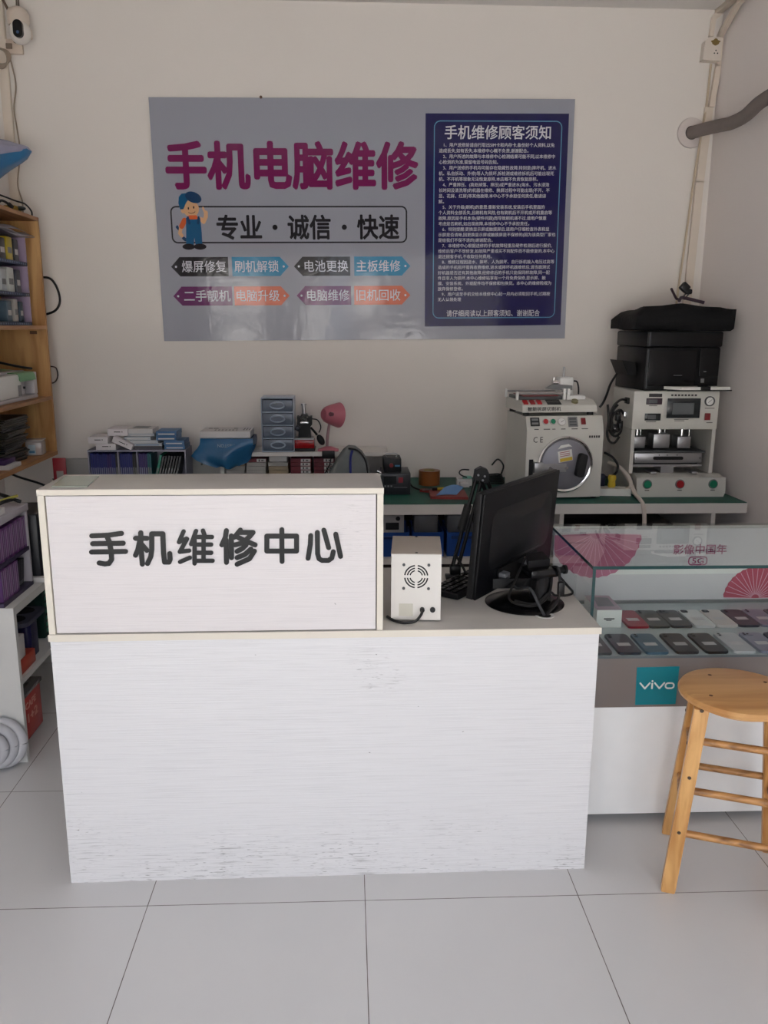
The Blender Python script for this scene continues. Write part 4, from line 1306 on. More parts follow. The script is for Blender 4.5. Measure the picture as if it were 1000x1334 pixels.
g = G(O); g.box(1.600, 1.674, 2.035, 2.10, 1.222, 1.325, bev=0.012, seg=3); obj('motor', g, M_white, sp_)
g = G(O); g.cyl((1.630, 2.068, 1.325), (1.630, 2.068, 1.372), 0.0055, n=12); obj('shaft', g, M_steel, sp_)
g = G(O); g.cyl((1.572, 2.06, 1.296), (1.599, 2.06, 1.296), 0.013, n=16); g.cyl((1.578, 2.06, 1.30), (1.578, 2.06, 1.322), 0.004, n=8); obj('tension_knob', g, M_chrome, sp_)
g = G(O); g.tube([(1.676, 2.05, 1.305), (1.69, 2.04, 1.30), (1.695, 2.03, 1.27), (1.692, 2.02, 1.243)], 0.004); obj('lead', g, M_cable, sp_)

# laminating press by the right wall
lp = thing('laminating_press', 'tall white laminating press with touch screen and three round buttons in the corner', 'machine', (2.19, 2.14, 0.7505))
O = (2.19, 2.14, 0.7505)
g = G(O); g.prism([(1.935, 0.7506), (2.30, 0.7506), (2.30, 0.835), (2.06, 0.850), (1.985, 0.856), (1.938, 0.846)], 'x', 1.972, 2.402); 
obj('console', g, M_mach, lp)
g = G(O); g.prism([(1.972, 0.7506), (2.402, 0.7506), (2.410, 0.775), (2.408, 0.846), (1.964, 0.846), (1.970, 0.775)], 'y', 1.920, 1.9345); obj('console_front', g, M_mach, lp)
for x, m_, nm in ((2.018, M_green, 'start_button'), (2.180, M_red, 'stop_button'), (2.345, M_green, 'start_button')):
    g = G(O); g.lathe([(0.0, 0.012), (0.017, 0.011), (0.019, 0.005), (0.019, 0.0)], (x, 1.9198, 0.815), 24, axis=(0, -1, 0)); b_ = obj(nm, g, m_, lp)
    g = G(O); g.lathe([(0.0195, 0.0002), (0.0195, 0.005), (0.023, 0.004), (0.0235, 0.0002), (0.0195, 0.0002)], (x, 1.9198, 0.815), 24, axis=(0, -1, 0)); obj('bezel', g, M_grey, b_)
    g = G(O); g.box(x - 0.010, x + 0.012, 1.9193, 1.9199, 0.782, 0.786); obj('panel_print', g, M_print, lp)
for x in (1.945, 2.346):
    g = G(O); g.box(x, x + 0.018, 1.985, 2.30, 0.8565, 1.075); obj('side_plate', g, M_mach_side, lp)
g = G(O); g.box(1.9635, 2.3455, 2.285, 2.30, 0.8565, 1.075); obj('rear_plate', g, mat('mid_grey_plate', (120, 116, 114), 0.6), lp)  # rear plate in a plain grey, darker than the casing
g = G(O); g.box(1.942, 2.366, 1.978, 2.30, 1.0755, 1.262, bev=0.006); hd = obj('head', g, M_mach, lp)
yh = 1.9775
g = G(O); g.box(2.108, 2.272, yh - 0.006, yh - 0.0003, 1.132, 1.228, bev=0.002); t = obj('touch_screen', g, M_screen, lp)
g = G(O); g.box(2.134, 2.240, yh - 0.0072, yh - 0.0062, 1.150, 1.206); obj('display', g, M_lcd, t)
g = G(O); g.box(2.004, 2.082, yh - 0.004, yh - 0.0003, 1.198, 1.228, bev=0.001); t = obj('temperature_controller', g, mat('controller_purple_black', (44, 26, 40), 0.3), lp)
g = G(O); g.box(2.018, 2.058, yh - 0.0048, yh - 0.0042, 1.204, 1.222); obj('display', g, M_lcd, t)
g = G(O); g.box(2.002, 2.080, yh - 0.004, yh - 0.0003, 1.120, 1.154, bev=0.001); t = obj('temperature_controller', g, M_screen, lp)
g = G(O); g.box(2.016, 2.056, yh - 0.0048, yh - 0.0042, 1.127, 1.148); obj('display', g, M_lcd, t)
g = G(O); g.box(2.016, 2.080, yh - 0.001, yh - 0.0003, 1.234, 1.250); obj('maker_plate', g, M_print, lp)
g = G(O)
for k in range(8):
    g.box(2.125 + k * 0.0165, 2.136 + k * 0.0165, yh - 0.0008, yh - 0.0002, 1.238, 1.247)
obj('panel_print', g, M_print, lp)
for (xa, xb, z) in ((2.148, 2.220, 1.124), (2.15, 2.20, 1.117), (2.02, 2.06, 1.190), (2.01, 2.06, 1.112), (2.296, 2.344, 1.178), (2.31, 2.34, 1.108)):
    g = G(O); g.box(xa, xb, yh - 0.0008, yh - 0.0002, z, z + 0.003); obj('panel_print', g, M_print, lp)
g = G(O); g.lathe([(0.0, 0.004), (0.019, 0.004), (0.020, 0.010), (0.024, 0.010), (0.0245, 0.0002)], (2.316, yh, 1.214), 28, axis=(0, -1, 0)); ga = obj('pressure_gauge', g, M_dgrey, lp)
g = G(O); g.lathe([(0.0, 0.0052), (0.0188, 0.0052), (0.0188, 0.0042)], (2.316, yh, 1.214), 28, axis=(0, -1, 0)); obj('gauge_face', g, M_white, ga)
g = G(O); g.cyl((2.308, yh - 0.006, 1.207), (2.326, yh - 0.006, 1.222), 0.001, n=6); obj('needle', g, M_print, ga)
g = G(O); g.box(2.298, 2.326, yh - 0.006, yh - 0.0003, 1.122, 1.156, bev=0.002); obj('power_switch', g, M_dred, lp)
for x in (1.972, 2.078, 2.200):
    w_ = 0.082 if x == 2.078 else 0.066
    z1 = 1.045 if x == 2.078 else 1.032
    g = G(O); g.box(x, x + w_, 2.04, 2.12, 0.975, z1, bev=0.002); obj('press_block', g, M_steel, lp)
    g = G(O); g.cyl((x + w_ / 2, 2.08, z1 + 0.0003), (x + w_ / 2, 2.08, 1.075), 0.012, n=14); obj('ram', g, M_chrome, lp)
for x in (2.055, 2.18, 2.262, 2.308):
    g = G(O); g.cyl((x, 2.17, 0.9655), (x, 2.17, 1.075), 0.006, n=12); obj('guide_pillar', g, M_chrome, lp)
g = G(O); g.box(1.966, 2.332, 2.005, 2.22, 0.955, 0.965, bev=0.002); obj('upper_plate', g, M_dgrey, lp)
g = G(O); g.box(1.976, 2.318, 2.008, 2.20, 0.905, 0.9545, bev=0.003); t = obj('mould_drawer', g, M_steel, lp)
g = G(O); g.prism(rrect(2.070, 0.922, 2.220, 0.938, 0.007), 'y', 2.0005, 2.0078); obj('grip_slot', g, M_black, t)
for x in (1.985, 2.306, 2.10, 2.14, 2.19):
    g = G(O); g.cyl((x, 2.008, 0.945 if 2 < x < 2.3 else 0.93), (x, 2.0055, 0.945 if 2 < x < 2.3 else 0.93), 0.003, n=10); obj('screw', g, M_dgrey, t)
g = G(O); g.box(1.972, 2.318, 2.006, 2.20, 0.888, 0.8985); obj('lower_plate', g, M_steel, lp)
g = G(O); g.box(1.99, 2.30, 2.02, 2.18, 0.8988, 0.9045); obj('slide_pad', g, M_rubber, lp)
g = G(O); g.box(2.112, 2.176, 2.004, 2.10, 0.856, 0.8875); obj('support_block', g, M_steel, lp)
for x in (2.05, 2.255):
    g = G(O); g.box(x, x + 0.028, 1.965, 2.06, 0.8565, 0.868, bev=0.003); obj('slide_rail', g, M_steel, lp)
g = G(O); g.box(1.928, 1.9448, 2.06, 2.10, 1.12, 1.155, bev=0.002); obj('side_valve', g, M_chrome, lp)
g = G(O); g.box(1.93, 1.9418, 2.03, 2.08, 1.195, 1.225, bev=0.003); obj('mains_plug', g, M_black, lp)

# black printer on the press, tray in front
pr = thing('inkjet_printer', 'boxy black printer with a pale paper tray on top of the laminating press', 'printer', (2.166, 2.17, 1.2625), (0, 0, math.radians(7)))
O = (2.18, 2.17, 1.2625)
M_prb = mat('printer_black', (13, 13, 15), 0.38, spec=0.3)
g = G(O); g.box(1.985, 2.372, 2.010, 2.34, 1.2627, 1.47, bev=0.008); obj('body', g, M_prb, pr)
g = G(O); g.box(1.982, 2.378, 2.005, 2.345, 1.4705, 1.545, bev=0.01); obj('scanner_lid', g, M_prb, pr)
g = G(O); g.box(2.000, 2.245, 2.0045, 2.0095, 1.285, 1.455, bev=0.002); obj('front_flap', g, M_black_gloss, pr)
g = G(O); g.box(2.262, 2.365, 2.003, 2.0095, 1.33, 1.462, bev=0.002); obj('control_panel', g, M_black_gloss, pr)
g = G(O); g.box(1.990, 1.995, 2.003, 2.0095, 1.275, 1.46); g.box(1.990, 1.998, 1.9995, 2.0045, 1.475, 1.54); obj('edge_trim', g, mat('printer_grey_trim', (78, 78, 82), 0.3), pr)
g = G(O); g.box(2.13, 2.175, 2.0035, 2.0044, 1.335, 1.338); obj('maker_mark', g, M_grey, pr)
g = G(O); g.box(2.274, 2.292, 2.002, 2.0028, 1.30, 1.32); g.box(2.285, 2.30, 2.002, 2.0028, 1.352, 1.356); obj('button', g, M_grey, pr)
g = G(O); g.prism([(2.140, 1.935), (2.39, 1.93), (2.36, 2.004), (2.085, 2.004)], 'z', 1.2705, 1.284); t = obj('paper_tray', g, M_white2, pr)
g = G(O); g.box(2.238, 2.286, 1.926, 1.965, 1.2675, 1.287, bev=0.001); obj('tray_clip', g, M_black, t)
g = G(O); g.prism([(2.080, 1.96), (2.400, 1.93), (2.40, 1.98), (2.10, 2.004)], 'z', 1.2645, 1.270); obj('tray_base', g, M_black, t)
g = G(O); g.prism([(1.905, 1.405), (1.975, 1.395), (1.984, 1.36), (1.984, 1.33), (1.94, 1.335)], 'y', 2.10, 2.24); obj('side_flap', g, M_prb, pr)

# black bag lying on the printer
bb = thing('laptop_bag', 'flat black laptop bag with a plug on it lying on top of the black printer', 'bag', (2.16, 2.19, 1.546))
O = (2.16, 2.19, 1.546)
M_bagb = mat('black_nylon', (12, 12, 14), 0.75, spec=0.25, var=0.2, bump=0.3, bscale=40)
top_z = lambda u, v: 1.640 + 0.022 * u + 0.012 * math.sin(3 * u + 1) + 0.008 * math.sin(7 * v) + 0.012 * max(0, 1 - abs(u - 0.5) * 5)
rows_t, rows_b = [], []
for j in range(9):
    v = j / 8
    rt, rb = [], []
    for i in range(17):
        u = i / 16
        x = 1.936 + u * 0.480 + (0.012 * math.sin(4 * v) if u < 0.1 else 0) - (0.02 if u > 0.9 and 0.2 < v < 0.5 else 0)
        y = 1.995 + v * 0.37
        edge = min(0.3 + u * 6, (1 - u) * 14, v * 9 + 0.25, (1 - v) * 6 + 0.1, 1.0)
        zt = 1.575 + (top_z(u, v) - 1.575) * max(0.0, min(1.0, edge)) ** 0.5
        if u > 0.93:
            zt = max(zt, 1.65)
        zb = 1.547 + (0.012 * abs(math.sin(5 * u)) if v < 0.1 else 0)
        if u < 0.09:
            zb = 1.556
        rt.append((x, y, zt)); rb.append((x + 0.004 * math.sin(9 * u), y + (0.012 if v < 0.01 else 0), zb))
    rows_t.append(rt); rows_b.append(rb)
g = G(O)
A = g.grid(rows_t); B = g.grid(rows_b)
for k in range(16):
    g.bm.faces.new((A[0][k], A[0][k + 1], B[0][k + 1], B[0][k])); g.bm.faces.new((A[-1][k], A[-1][k + 1], B[-1][k + 1], B[-1][k]))
for k in range(8):
    g.bm.faces.new((A[k][0], A[k + 1][0], B[k + 1][0], B[k][0])); g.bm.faces.new((A[k][-1], A[k + 1][-1], B[k + 1][-1], B[k][-1]))
obj('bag_body', g, M_bagb, bb, angle=75)
g = G(O); g.tube([(2.16, 2.06, 1.690), (2.18, 2.10, 1.700), (2.205, 2.12, 1.705), (2.30, 2.10, 1.682)], 0.008, 8); obj('handle', g, mat('plum_black_webbing', (44, 24, 40), 0.6), bb)
pgO = (2.21, 2.14, 1.70)
pg = thing('power_plug', 'loose black mains plug with cord lying on the black bag', 'plug', pgO)
g = G(pgO); g.box(2.190, 2.232, 2.12, 2.15, 1.735, 1.775, bev=0.006, rot=(0, 0.7, 0)); g.box(2.214, 2.248, 2.12, 2.15, 1.722, 1.748, bev=0.008); obj('plug_body', g, M_black, pg)
for dx in (0, 0.016):
    g = G(pgO); g.cyl((2.222 + dx, 2.135, 1.728), (2.196 + dx, 2.135, 1.697), 0.0035, n=8); obj('prong', g, M_dgrey, pg)
g = G(pgO); g.tube([(2.135, 2.11, 1.748), (2.150, 2.12, 1.73), (2.165, 2.13, 1.712), (2.175, 2.13, 1.700), (2.195, 2.135, 1.698)], 0.006); obj('cord', g, mat('dark_plum_cable', (48, 26, 38), 0.5), pg)

# cables and power strip between the machines
cO = (1.875, 2.06, 0.7505)
cb = thing('cable_bundle', 'tangle of black power cables hanging between the two white machines', 'cables', cO)
cables = [
    [(1.936, 2.05, 1.21), (1.90, 2.04, 1.215), (1.868, 2.05, 1.18), (1.852, 2.05, 1.12), (1.858, 2.05, 1.06), (1.884, 2.04, 1.035), (1.91, 2.04, 1.06), (1.915, 2.05, 1.11)],
    [(1.95, 2.28, 1.33), (1.90, 2.22, 1.28), (1.86, 2.15, 1.225), (1.835, 2.12, 1.19), (1.82, 2.12, 1.17)],
    [(1.93, 2.07, 1.14), (1.90, 2.05, 1.165), (1.865, 2.05, 1.13), (1.872, 2.04, 1.075), (1.895, 2.04, 1.06), (1.91, 2.05, 1.10), (1.885, 2.05, 1.15)],
    [(1.842, 2.06, 1.19), (1.848, 2.05, 1.12), (1.845, 2.05, 1.05), (1.858, 2.05, 1.01), (1.884, 2.05, 1.00), (1.91, 2.06, 1.03)],
    [(1.84, 2.06, 0.95), (1.875, 2.03, 0.93), (1.90, 2.02, 0.89), (1.89, 2.02, 0.85), (1.855, 2.03, 0.83), (1.835, 2.05, 0.84)],
    [(1.905, 2.06, 1.16), (1.895, 2.05, 1.10), (1.878, 2.05, 1.05), (1.862, 2.06, 1.10), (1.872, 2.06, 1.16), (1.89, 2.05, 1.19)],
]
for P in cables:
    g = G(cO); g.tube(P, 0.006, 8); obj('cable', g, M_cable, cb)
for (x, z, w_, h_) in ((1.892, 1.128, 0.022, 0.036), (1.878, 1.08, 0.026, 0.028), (1.905, 1.09, 0.02, 0.03)):
    g = G(cO); g.box(x - w_ / 2, x + w_ / 2, 2.03, 2.06, z - h_ / 2, z + h_ / 2, bev=0.004); obj('plug', g, M_black, cb)
g = G(cO); g.cyl((1.875, 2.028, 1.075), (1.875, 2.0225, 1.075), 0.004, n=10); obj('lead_tip', g, M_steel, cb)
pO = (1.88, 2.0, 0.7505)
pst = thing('power_strip', 'white extension socket with a yellow plug beside the laminating press', 'socket', pO)
g = G(pO); g.prism([(1.79, 1.96), (1.95, 1.945), (1.955, 2.01), (1.80, 2.06)], 'z', 0.7506, 0.785); obj('housing', g, M_white2, pst)
g = G(pO); g.tube([(1.930, 1.99, 0.772), (1.952, 1.96, 0.80), (1.946, 1.99, 0.84), (1.925, 2.03, 0.87), (1.90, 2.08, 0.885)], 0.010, 8); obj('cord', g, M_white_cable, pst)
yO = (1.868, 2.0, 0.7855)
yp = thing('adapter_plug', 'yellow plug stuck into the white extension socket', 'plug', yO)
g = G(); g.lathe([(0.0, 0.062), (0.018, 0.060), (0.021, 0.045), (0.016, 0.03), (0.020, 0.010), (0.016, 0.0)], (0, 0, 0), 20); obj('plug_body', g, M_yellow, yp)
g = G((1.83, 2.05, 0.7855)); g.box(1.800, 1.842, 2.02, 2.055, 0.7858, 0.845, bev=0.005)
tag(obj('adapter_plug', g, mat('navy_plastic', (22, 26, 52), 0.4)), 'dark blue plug stuck into the extension socket beside the yellow one', 'plug')
g = G((1.99, 1.84, 0.55)); g.tube([(1.885, 2.12, 0.89), (1.93, 2.06, 0.87), (1.955, 1.98, 0.81), (1.958, 1.91, 0.770), (1.955, 1.83, 0.758), (1.955, 1.775, 0.735), (1.962, 1.768, 0.66), (1.965, 1.768, 0.50), (1.955, 1.77, 0.30)], 0.010, 8)
tag(obj('drooping_cable', g, M_white_cable), 'cream cable drooping over the bench edge in front of the laminating press', 'cable')

# ------------------------------------------------------------------ things on the reception counter
TZ = HB + 0.0005
rw = thing('hot_air_station', 'white metal repair station with a round fan grille seen from behind on the counter', 'instrument', (0.7455, 0.176, TZ), (0, 0, math.radians(-4.5)))
M_rw = mat('station_cream', (220, 216, 210), 0.4)
w_, d_, h_ = 0.1385, 0.195, 0.197
for (x, y) in ((-0.05, 0.02), (0.05, 0.02), (-0.05, 0.17), (0.05, 0.17)):
    g = G(); g.cyl((x, y, 0.0), (x, y, 0.004), 0.008, n=12); obj('foot', g, M_rubber, rw)
g = G(); g.box(-w_ / 2, w_ / 2, 0.0015, d_, 0.0045, h_ - 0.0025); obj('case', g, M_rw, rw)
g = G(); g.box(-w_ / 2 - 0.001, w_ / 2 + 0.001, 0.0, d_ + 0.002, h_ - 0.002, h_, bev=0.0006); obj('cover', g, mat('station_taupe', (176, 166, 155), 0.45), rw)
g = G(); g.box(-w_ / 2, w_ / 2, 0.0, 0.0012, 0.0045, h_ - 0.0025); obj('rear_panel', g, M_rw, rw)
fx, fz = 0.0, 0.131
for r0, r1 in ((0.0155, 0.0190), (0.0225, 0.0262), (0.0298, 0.0338)):
    for q in range(4):
        a0 = q * PI / 2 + 0.0035 / r0
        a1 = (q + 1) * PI / 2 - 0.0035 / r0
        P = [(fx + r1 * math.cos(a0 + (a1 - a0) * k / 10), fz + r1 * math.sin(a0 + (a1 - a0) * k / 10)) for k in range(11)]
        P += [(fx + r0 * math.cos(a1 - (a1 - a0) * k / 10), fz + r0 * math.sin(a1 - (a1 - a0) * k / 10)) for k in range(11)]
        g = G(); g.prism(P, 'y', -0.0001, -0.0004); obj('vent_slot', g, M_black, rw, smooth=False)
for sx in (-1, 1):
    for sz in (-1, 1):
        g = G(); g.cyl((fx + sx * 0.0345, -0.0002, fz + sz * 0.034), (fx + sx * 0.0345, -0.003, fz + sz * 0.034), 0.0042, n=12); obj('screw', g, M_dgrey, rw)
g = G(); g.cyl((0.018, -0.0002, 0.036), (0.018, -0.010, 0.036), 0.0068, n=16); obj('cable_gland', g, M_rubber, rw)
g = G(); g.tube([(0.018, -0.010, 0.036), (0.014, -0.022, 0.026), (-0.002, -0.030, 0.011), (-0.030, -0.028, 0.0055), (-0.060, -0.012, 0.0055), (-0.080, 0.02, 0.0055)], 0.0042, 8); obj('mains_lead', g, M_cable, rw)
g = G(); g.cyl((0.047, -0.0002, 0.036), (0.047, -0.006, 0.036), 0.0075, n=16); obj('fuse_holder', g, M_rubber, rw)
g = G(); g.box(-0.047, -0.008, -0.0006, -0.0002, 0.016, 0.052); obj('rating_sticker', g, mat('faded_sticker', (200, 196, 182), 0.5), rw)
for x, y in ((0.0, 0.008), (0.0, 0.188)):
    g = G(); g.cyl((x, y, h_), (x, y, h_ + 0.0012), 0.004, n=10); obj('cover_screw', g, M_print, rw)

# monitor seen from behind
mO = Vector((0.917, 0.262, 0.0))
dxy = Vector((0.607, 0.795)).normalized()
ang = math.atan2(dxy.y, dxy.x)
mn = thing('monitor', 'black computer monitor on a round base seen from behind on the counter', 'monitor', (1.085, 0.33, TZ))
MB_ = Matrix.Translation(Vector((mO.x, mO.y, 0.788)) - Vector((1.085, 0.33, TZ))) @ Matrix.Rotation(ang, 4, 'Z') @ Matrix.Rotation(math.radians(4.0), 4, 'X')
# panel frame: local x along the panel, +y towards the screen side, -y towards the back
PW, PH = 0.520, 0.318


def panel_obj(name, g, m, parent=mn, **k):
    bmesh.ops.transform(g.bm, matrix=MB_, verts=g.bm.verts)
    return obj(name, g, m, parent, **k)


g = G(); g.box(0, PW, 0.0, 0.022, 0, PH, bev=0.003); panel_obj('bezel', g, M_black)
g = G(); g.box(0.012, PW - 0.012, 0.0222, 0.0232, 0.018, PH - 0.012); panel_obj('screen', g, M_black_gloss)
g = G(); g.box(-0.0004, PW + 0.0004, -0.010, -0.0005, 0.0, PH, bev=0.004); panel_obj('rear_cover', g, mat('monitor_rear', (10, 10, 13), 0.38, spec=0.22))
g = G()
P0 = rrect(0.06, 0.075, PW - 0.04, 0.258, 0.04, 6)
P1 = rrect(0.16, 0.105, PW - 0.15, 0.228, 0.04, 6)
V0 = [g.bm.verts.new((a, -0.0105, b)) for a, b in P0]
V1 = [g.bm.verts.new((a, -0.040, b)) for a, b in P1]
n_ = len(P0)
g.bm.faces.new(V0); g.bm.faces.new(V1[::-1])
for k in range(n_):
    j = (k + 1) % n_
    g.bm.faces.new((V0[k], V0[j], V1[j], V1[k]))
panel_obj('rear_bulge', g, mat('monitor_rear_matt', (16, 16, 18), 0.4, spec=0.3), angle=30)
g = G(); g.box(0.12, 0.40, -0.0125, -0.0105, 0.026, 0.068); panel_obj('port_recess', g, M_black_gloss)
g = G(); g.box(0.130, 0.162, -0.036, -0.0128, 0.040, 0.056, bev=0.002); vg = panel_obj('video_plug', g, mat('plug_grey', (96, 98, 102), 0.4))
g = G(); g.box(0.30, 0.322, -0.034, -0.0128, 0.038, 0.068, bev=0.002); panel_obj('video_plug', g, mat('plug_white', (170, 170, 172), 0.4))
# neck and base
O = Vector((1.085, 0.33, TZ))
g = G(); g.lathe([(0.0, 0.014), (0.07, 0.012), (0.105, 0.007), (0.118, 0.002), (0.118, 0.0), (0.0, 0.0)], (0, 0, 0), 48); obj('base', g, M_black_gloss, mn)
g = G(O); g.cyl((1.128, 0.318, 0.768), (1.138, 0.345, 0.850), 0.034, 0.027, n=28); obj('neck', g, M_black_gloss, mn)
g = G(O); g.box(1.085, 1.175, 0.305, 0.372, 0.838, 0.864, bev=0.006, rz=0.25); obj('neck_collar', g, M_black_gloss, mn)
g = G(O); g.prism([(1.092, 0.33), (1.162, 0.352), (1.160, 0.440), (1.105, 0.420)], 'z', 0.858, 0.885); obj('neck_bracket', g, M_black, mn)
pa, pc_ = MB_ @ Vector((0.10, -0.012, 0.03)) + O, MB_ @ Vector((0.34, -0.012, 0.03)) + O
g = G(O); g.prism([(pa.x, pa.y), (pc_.x, pc_.y), (1.165, 0.372), (1.10, 0.335)], 'z', 0.800, 0.830); obj('stand_mount', g, M_black_gloss, mn)
g = G(O); g.cyl((1.175, 0.345, 0.850), (1.205, 0.352, 0.852), 0.010, n=12); g.cyl((1.205, 0.352, 0.852), (1.212, 0.354, 0.852), 0.014, n=12); obj('thumb_screw', g, M_black, mn)
def cab(name, pts, r, m=M_cable):
    g = G(O); g.tube(pts, r, 8); return obj(name, g, m, mn)
p_v = MB_ @ Vector((0.146, -0.037, 0.048)) + O
cab('video_lead', [p_v, p_v + Vector((0.02, -0.03, -0.03)), (1.075, 0.225, 0.835), (1.100, 0.205, 0.790), (1.114, 0.203, 0.765), (1.116, 0.204, 0.7612)], 0.0042, mat('dark_grey_cable', (44, 45, 48), 0.5))
p_w = MB_ @ Vector((0.311, -0.035, 0.05)) + O
cab('power_lead', [p_w, p_w + Vector((0.02, -0.02, -0.02)), (1.175, 0.32, 0.87), (1.185, 0.315, 0.83), (1.178, 0.29, 0.785), (1.150, 0.235, 0.775), (1.127, 0.207, 0.768), (1.124, 0.205, 0.7612)], 0.004)
cab('power_lead', [(1.172, 0.33, 0.855), (1.22, 0.36, 0.80), (1.25, 0.40, 0.764), (1.225, 0.38, 0.7615), (1.18, 0.34, 0.775), (1.15, 0.29, 0.80), (1.10, 0.26, 0.776), (1.05, 0.30, 0.773)], 0.0038)
cab('looped_lead', [(1.10, 0.40, 0.88), (1.06, 0.34, 0.83), (1.03, 0.29, 0.785), (1.06, 0.25, 0.776), (1.11, 0.25, 0.777), (1.15, 0.29, 0.80), (1.165, 0.33, 0.84)], 0.0036)
g = G(O); g.box(1.178, 1.198, 0.298, 0.318, 0.785, 0.828, bev=0.005); obj('ferrite', g, M_black, mn)

# keyboard behind the white station
kO = (0.935, 0.505, TZ)
kb = thing('keyboard', 'black keyboard lying on the counter between the white station and the monitor', 'keyboard', kO, (0, 0, ang))
g = G(); g.box(-0.15, 0.17, -0.055, 0.055, 0.0003, 0.018, bev=0.004); obj('base', g, M_black, kb)
for r in range(4):
    for c in range(14):
        g = G(); x, y = -0.138 + c * 0.0213, -0.043 + r * 0.0225; g.box(x, x + 0.0175, y, y + 0.0175, 0.0183, 0.0245, bev=0.002, seg=1); obj('key', g, M_black_gloss, kb, smooth=False)
g = G((0.93, 0.66, 0.6)); 
# articulated lamp arm clamped to the rear edge of the counter
aO = (0.905, 0.59, TZ)
al = thing('arm_lamp', 'black articulated spring arm lamp with two parallel bars behind the monitor', 'lamp', aO)
g = G(aO); g.box(0.875, 0.955, 0.560, 0.595, TZ, TZ + 0.014, bev=0.003); g.box(0.89, 0.925, 0.57, 0.595, TZ + 0.014, TZ + 0.045, bev=0.004); obj('clamp', g, M_black, al)
pb, pt_ = Vector((0.900, 0.585, 0.800)), Vector((0.975, 0.60, 1.105))
for k in (0, 1):
    off = Vector((0.020 * k, 0.012 * k, -0.006 * k))
    g = G(aO); g.cyl(pb + off, pt_ + off, 0.0065, n=10); obj('lower_bar', g, M_black, al)
g = G(aO); g.cyl((0.925, 0.592, 0.918), (0.948, 0.602, 1.0), 0.013, n=12); obj('spring', g, mat('spring_black', (26, 26, 27), 0.5, bump=0.4, bscale=600), al)
g = G(aO); g.prism([(0.962, 1.085), (1.008, 1.072), (1.012, 1.10), (1.004, 1.118), (0.985, 1.126), (0.966, 1.115)], 'y', 0.585, 0.612); jt = obj('elbow_joint', g, M_black, al)
for (x, z) in ((0.975, 1.100), (0.990, 1.083), (0.996, 1.096)):
    g = G(aO); g.cyl((x, 0.5848, z), (x, 0.582, z), 0.0035, n=10); obj('rivet', g, M_steel, jt)
for k in (0, 1):
    g = G(aO); g.cyl((0.998 - 0.018 * k, 0.60, 1.100 - 0.006 * k), (1.085 - 0.018 * k, 0.66, 0.915), 0.0065, n=10); obj('upper_bar', g, M_black, al)
g = G(aO); g.lathe([(0.0, 0.0), (0.03, 0.004), (0.055, 0.03), (0.06, 0.05), (0.054, 0.05), (0.045, 0.025), (0.0, 0.01)], (1.085, 0.66, 0.935), 28, axis=(0.1, -0.1, -1)); obj('lamp_head', g, M_black, al)
g = G(aO); g.tube([(0.905, 0.575, 0.84), (0.93, 0.57, 0.80), (0.95, 0.565, 0.765), (0.99, 0.57, 0.762)], 0.004); obj('lead', g, M_cable, al)
g = G((1.0, 0.57, TZ)); g.box(0.96, 1.09, 0.555, 0.592, TZ + 0.0003, TZ + 0.004)
tag(obj('paper_pad', g, M_white), 'white paper pad lying at the rear edge of the counter behind the keyboard', 'paper')

# ------------------------------------------------------------------ glass display case
dx0, dx1, dy0, dy1 = 1.293, 2.50, 0.345, 0.895
GZ0, GZ1 = 0.5745, 0.863
cO = (1.9, 0.62, 0.0)
dcase = thing('display_case', 'glass display case of phones on a white base with a teal sticker', 'display case', cO)
M_case = mat('case_white', (243, 244, 244), 0.3)
M_band = mat('smoked_taupe_band', (122, 114, 110), 0.16, var=0.04)
M_pane = glass('clear_pane', (248, 251, 250))
M_gedge = mat('glass_edge_teal', (28, 66, 66), 0.12)
M_deck = mat('frosted_shelf', (176, 184, 186), 0.16)
g = G(cO); g.box(dx0 + 0.02, dx1, dy0 + 0.05, dy1, 0.0, 0.05); obj('toe_kick', g, M_dgrey, dcase)
g = G(cO); g.box(dx0, dx1, dy0 + 0.004, dy1, 0.03, 0.4025); obj('base_cabinet', g, M_case, dcase)
g = G(cO); g.box(dx0, dx1, dy0 + 0.002, dy1, 0.403, 0.566); obj('lower_band', g, M_band, dcase)
g = G(cO); g.box(dx0, dx1, dy0, dy1, 0.5665, GZ0); obj('glass_shelf', g, M_deck, dcase)
g = G(cO); g.box(dx0, dx1, dy0 - 0.0006, dy0 - 0.0001, 0.5665, GZ0); obj('shelf_edge', g, mat('shelf_edge_grey', (92, 100, 102), 0.2), dcase)
g = G(cO); g.box(dx0 + 0.006, dx1, dy0 + 0.0005, dy0 + 0.0055, GZ0 + 0.0005, GZ1 - 0.0066); fgl = obj('front_pane', g, M_pane, dcase, smooth=False)
g = G(cO); g.box(dx0, dx0 + 0.005, dy0 + 0.0005, dy1 - 0.001, GZ0 + 0.0005, GZ1 - 0.0066); sgl = obj('side_pane', g, M_pane, dcase, smooth=False)
g = G(cO); g.box(dx0, dx1, dy0, dy1, GZ1 - 0.006, GZ1); tgl = obj('top_pane', g, M_pane, dcase, smooth=False)
g = G(cO); g.box(dx0 - 0.0006, dx1, dy0 - 0.0012, dy0 - 0.0003, GZ1 - 0.0098, GZ1 + 0.0002); obj('glass_edge', g, M_gedge, tgl)
g = G(cO); g.box(dx0 - 0.0014, dx0 - 0.0004, dy0 - 0.001, dy1, GZ1 - 0.0098, GZ1 + 0.0002); obj('glass_edge', g, M_gedge, tgl)
g = G(cO); g.box(dx0 - 0.001, dx0 + 0.0085, dy0 - 0.0008, dy0 - 0.0001, GZ0, GZ1 - 0.0100); obj('glass_edge', g, M_gedge, sgl)
g = G(cO); g.box(dx0 + 0.002, dx1, dy0 + 0.0062, dy0 + 0.014, GZ1 - 0.012, GZ1 - 0.0065); obj('glue_rail', g, M_gedge, tgl)
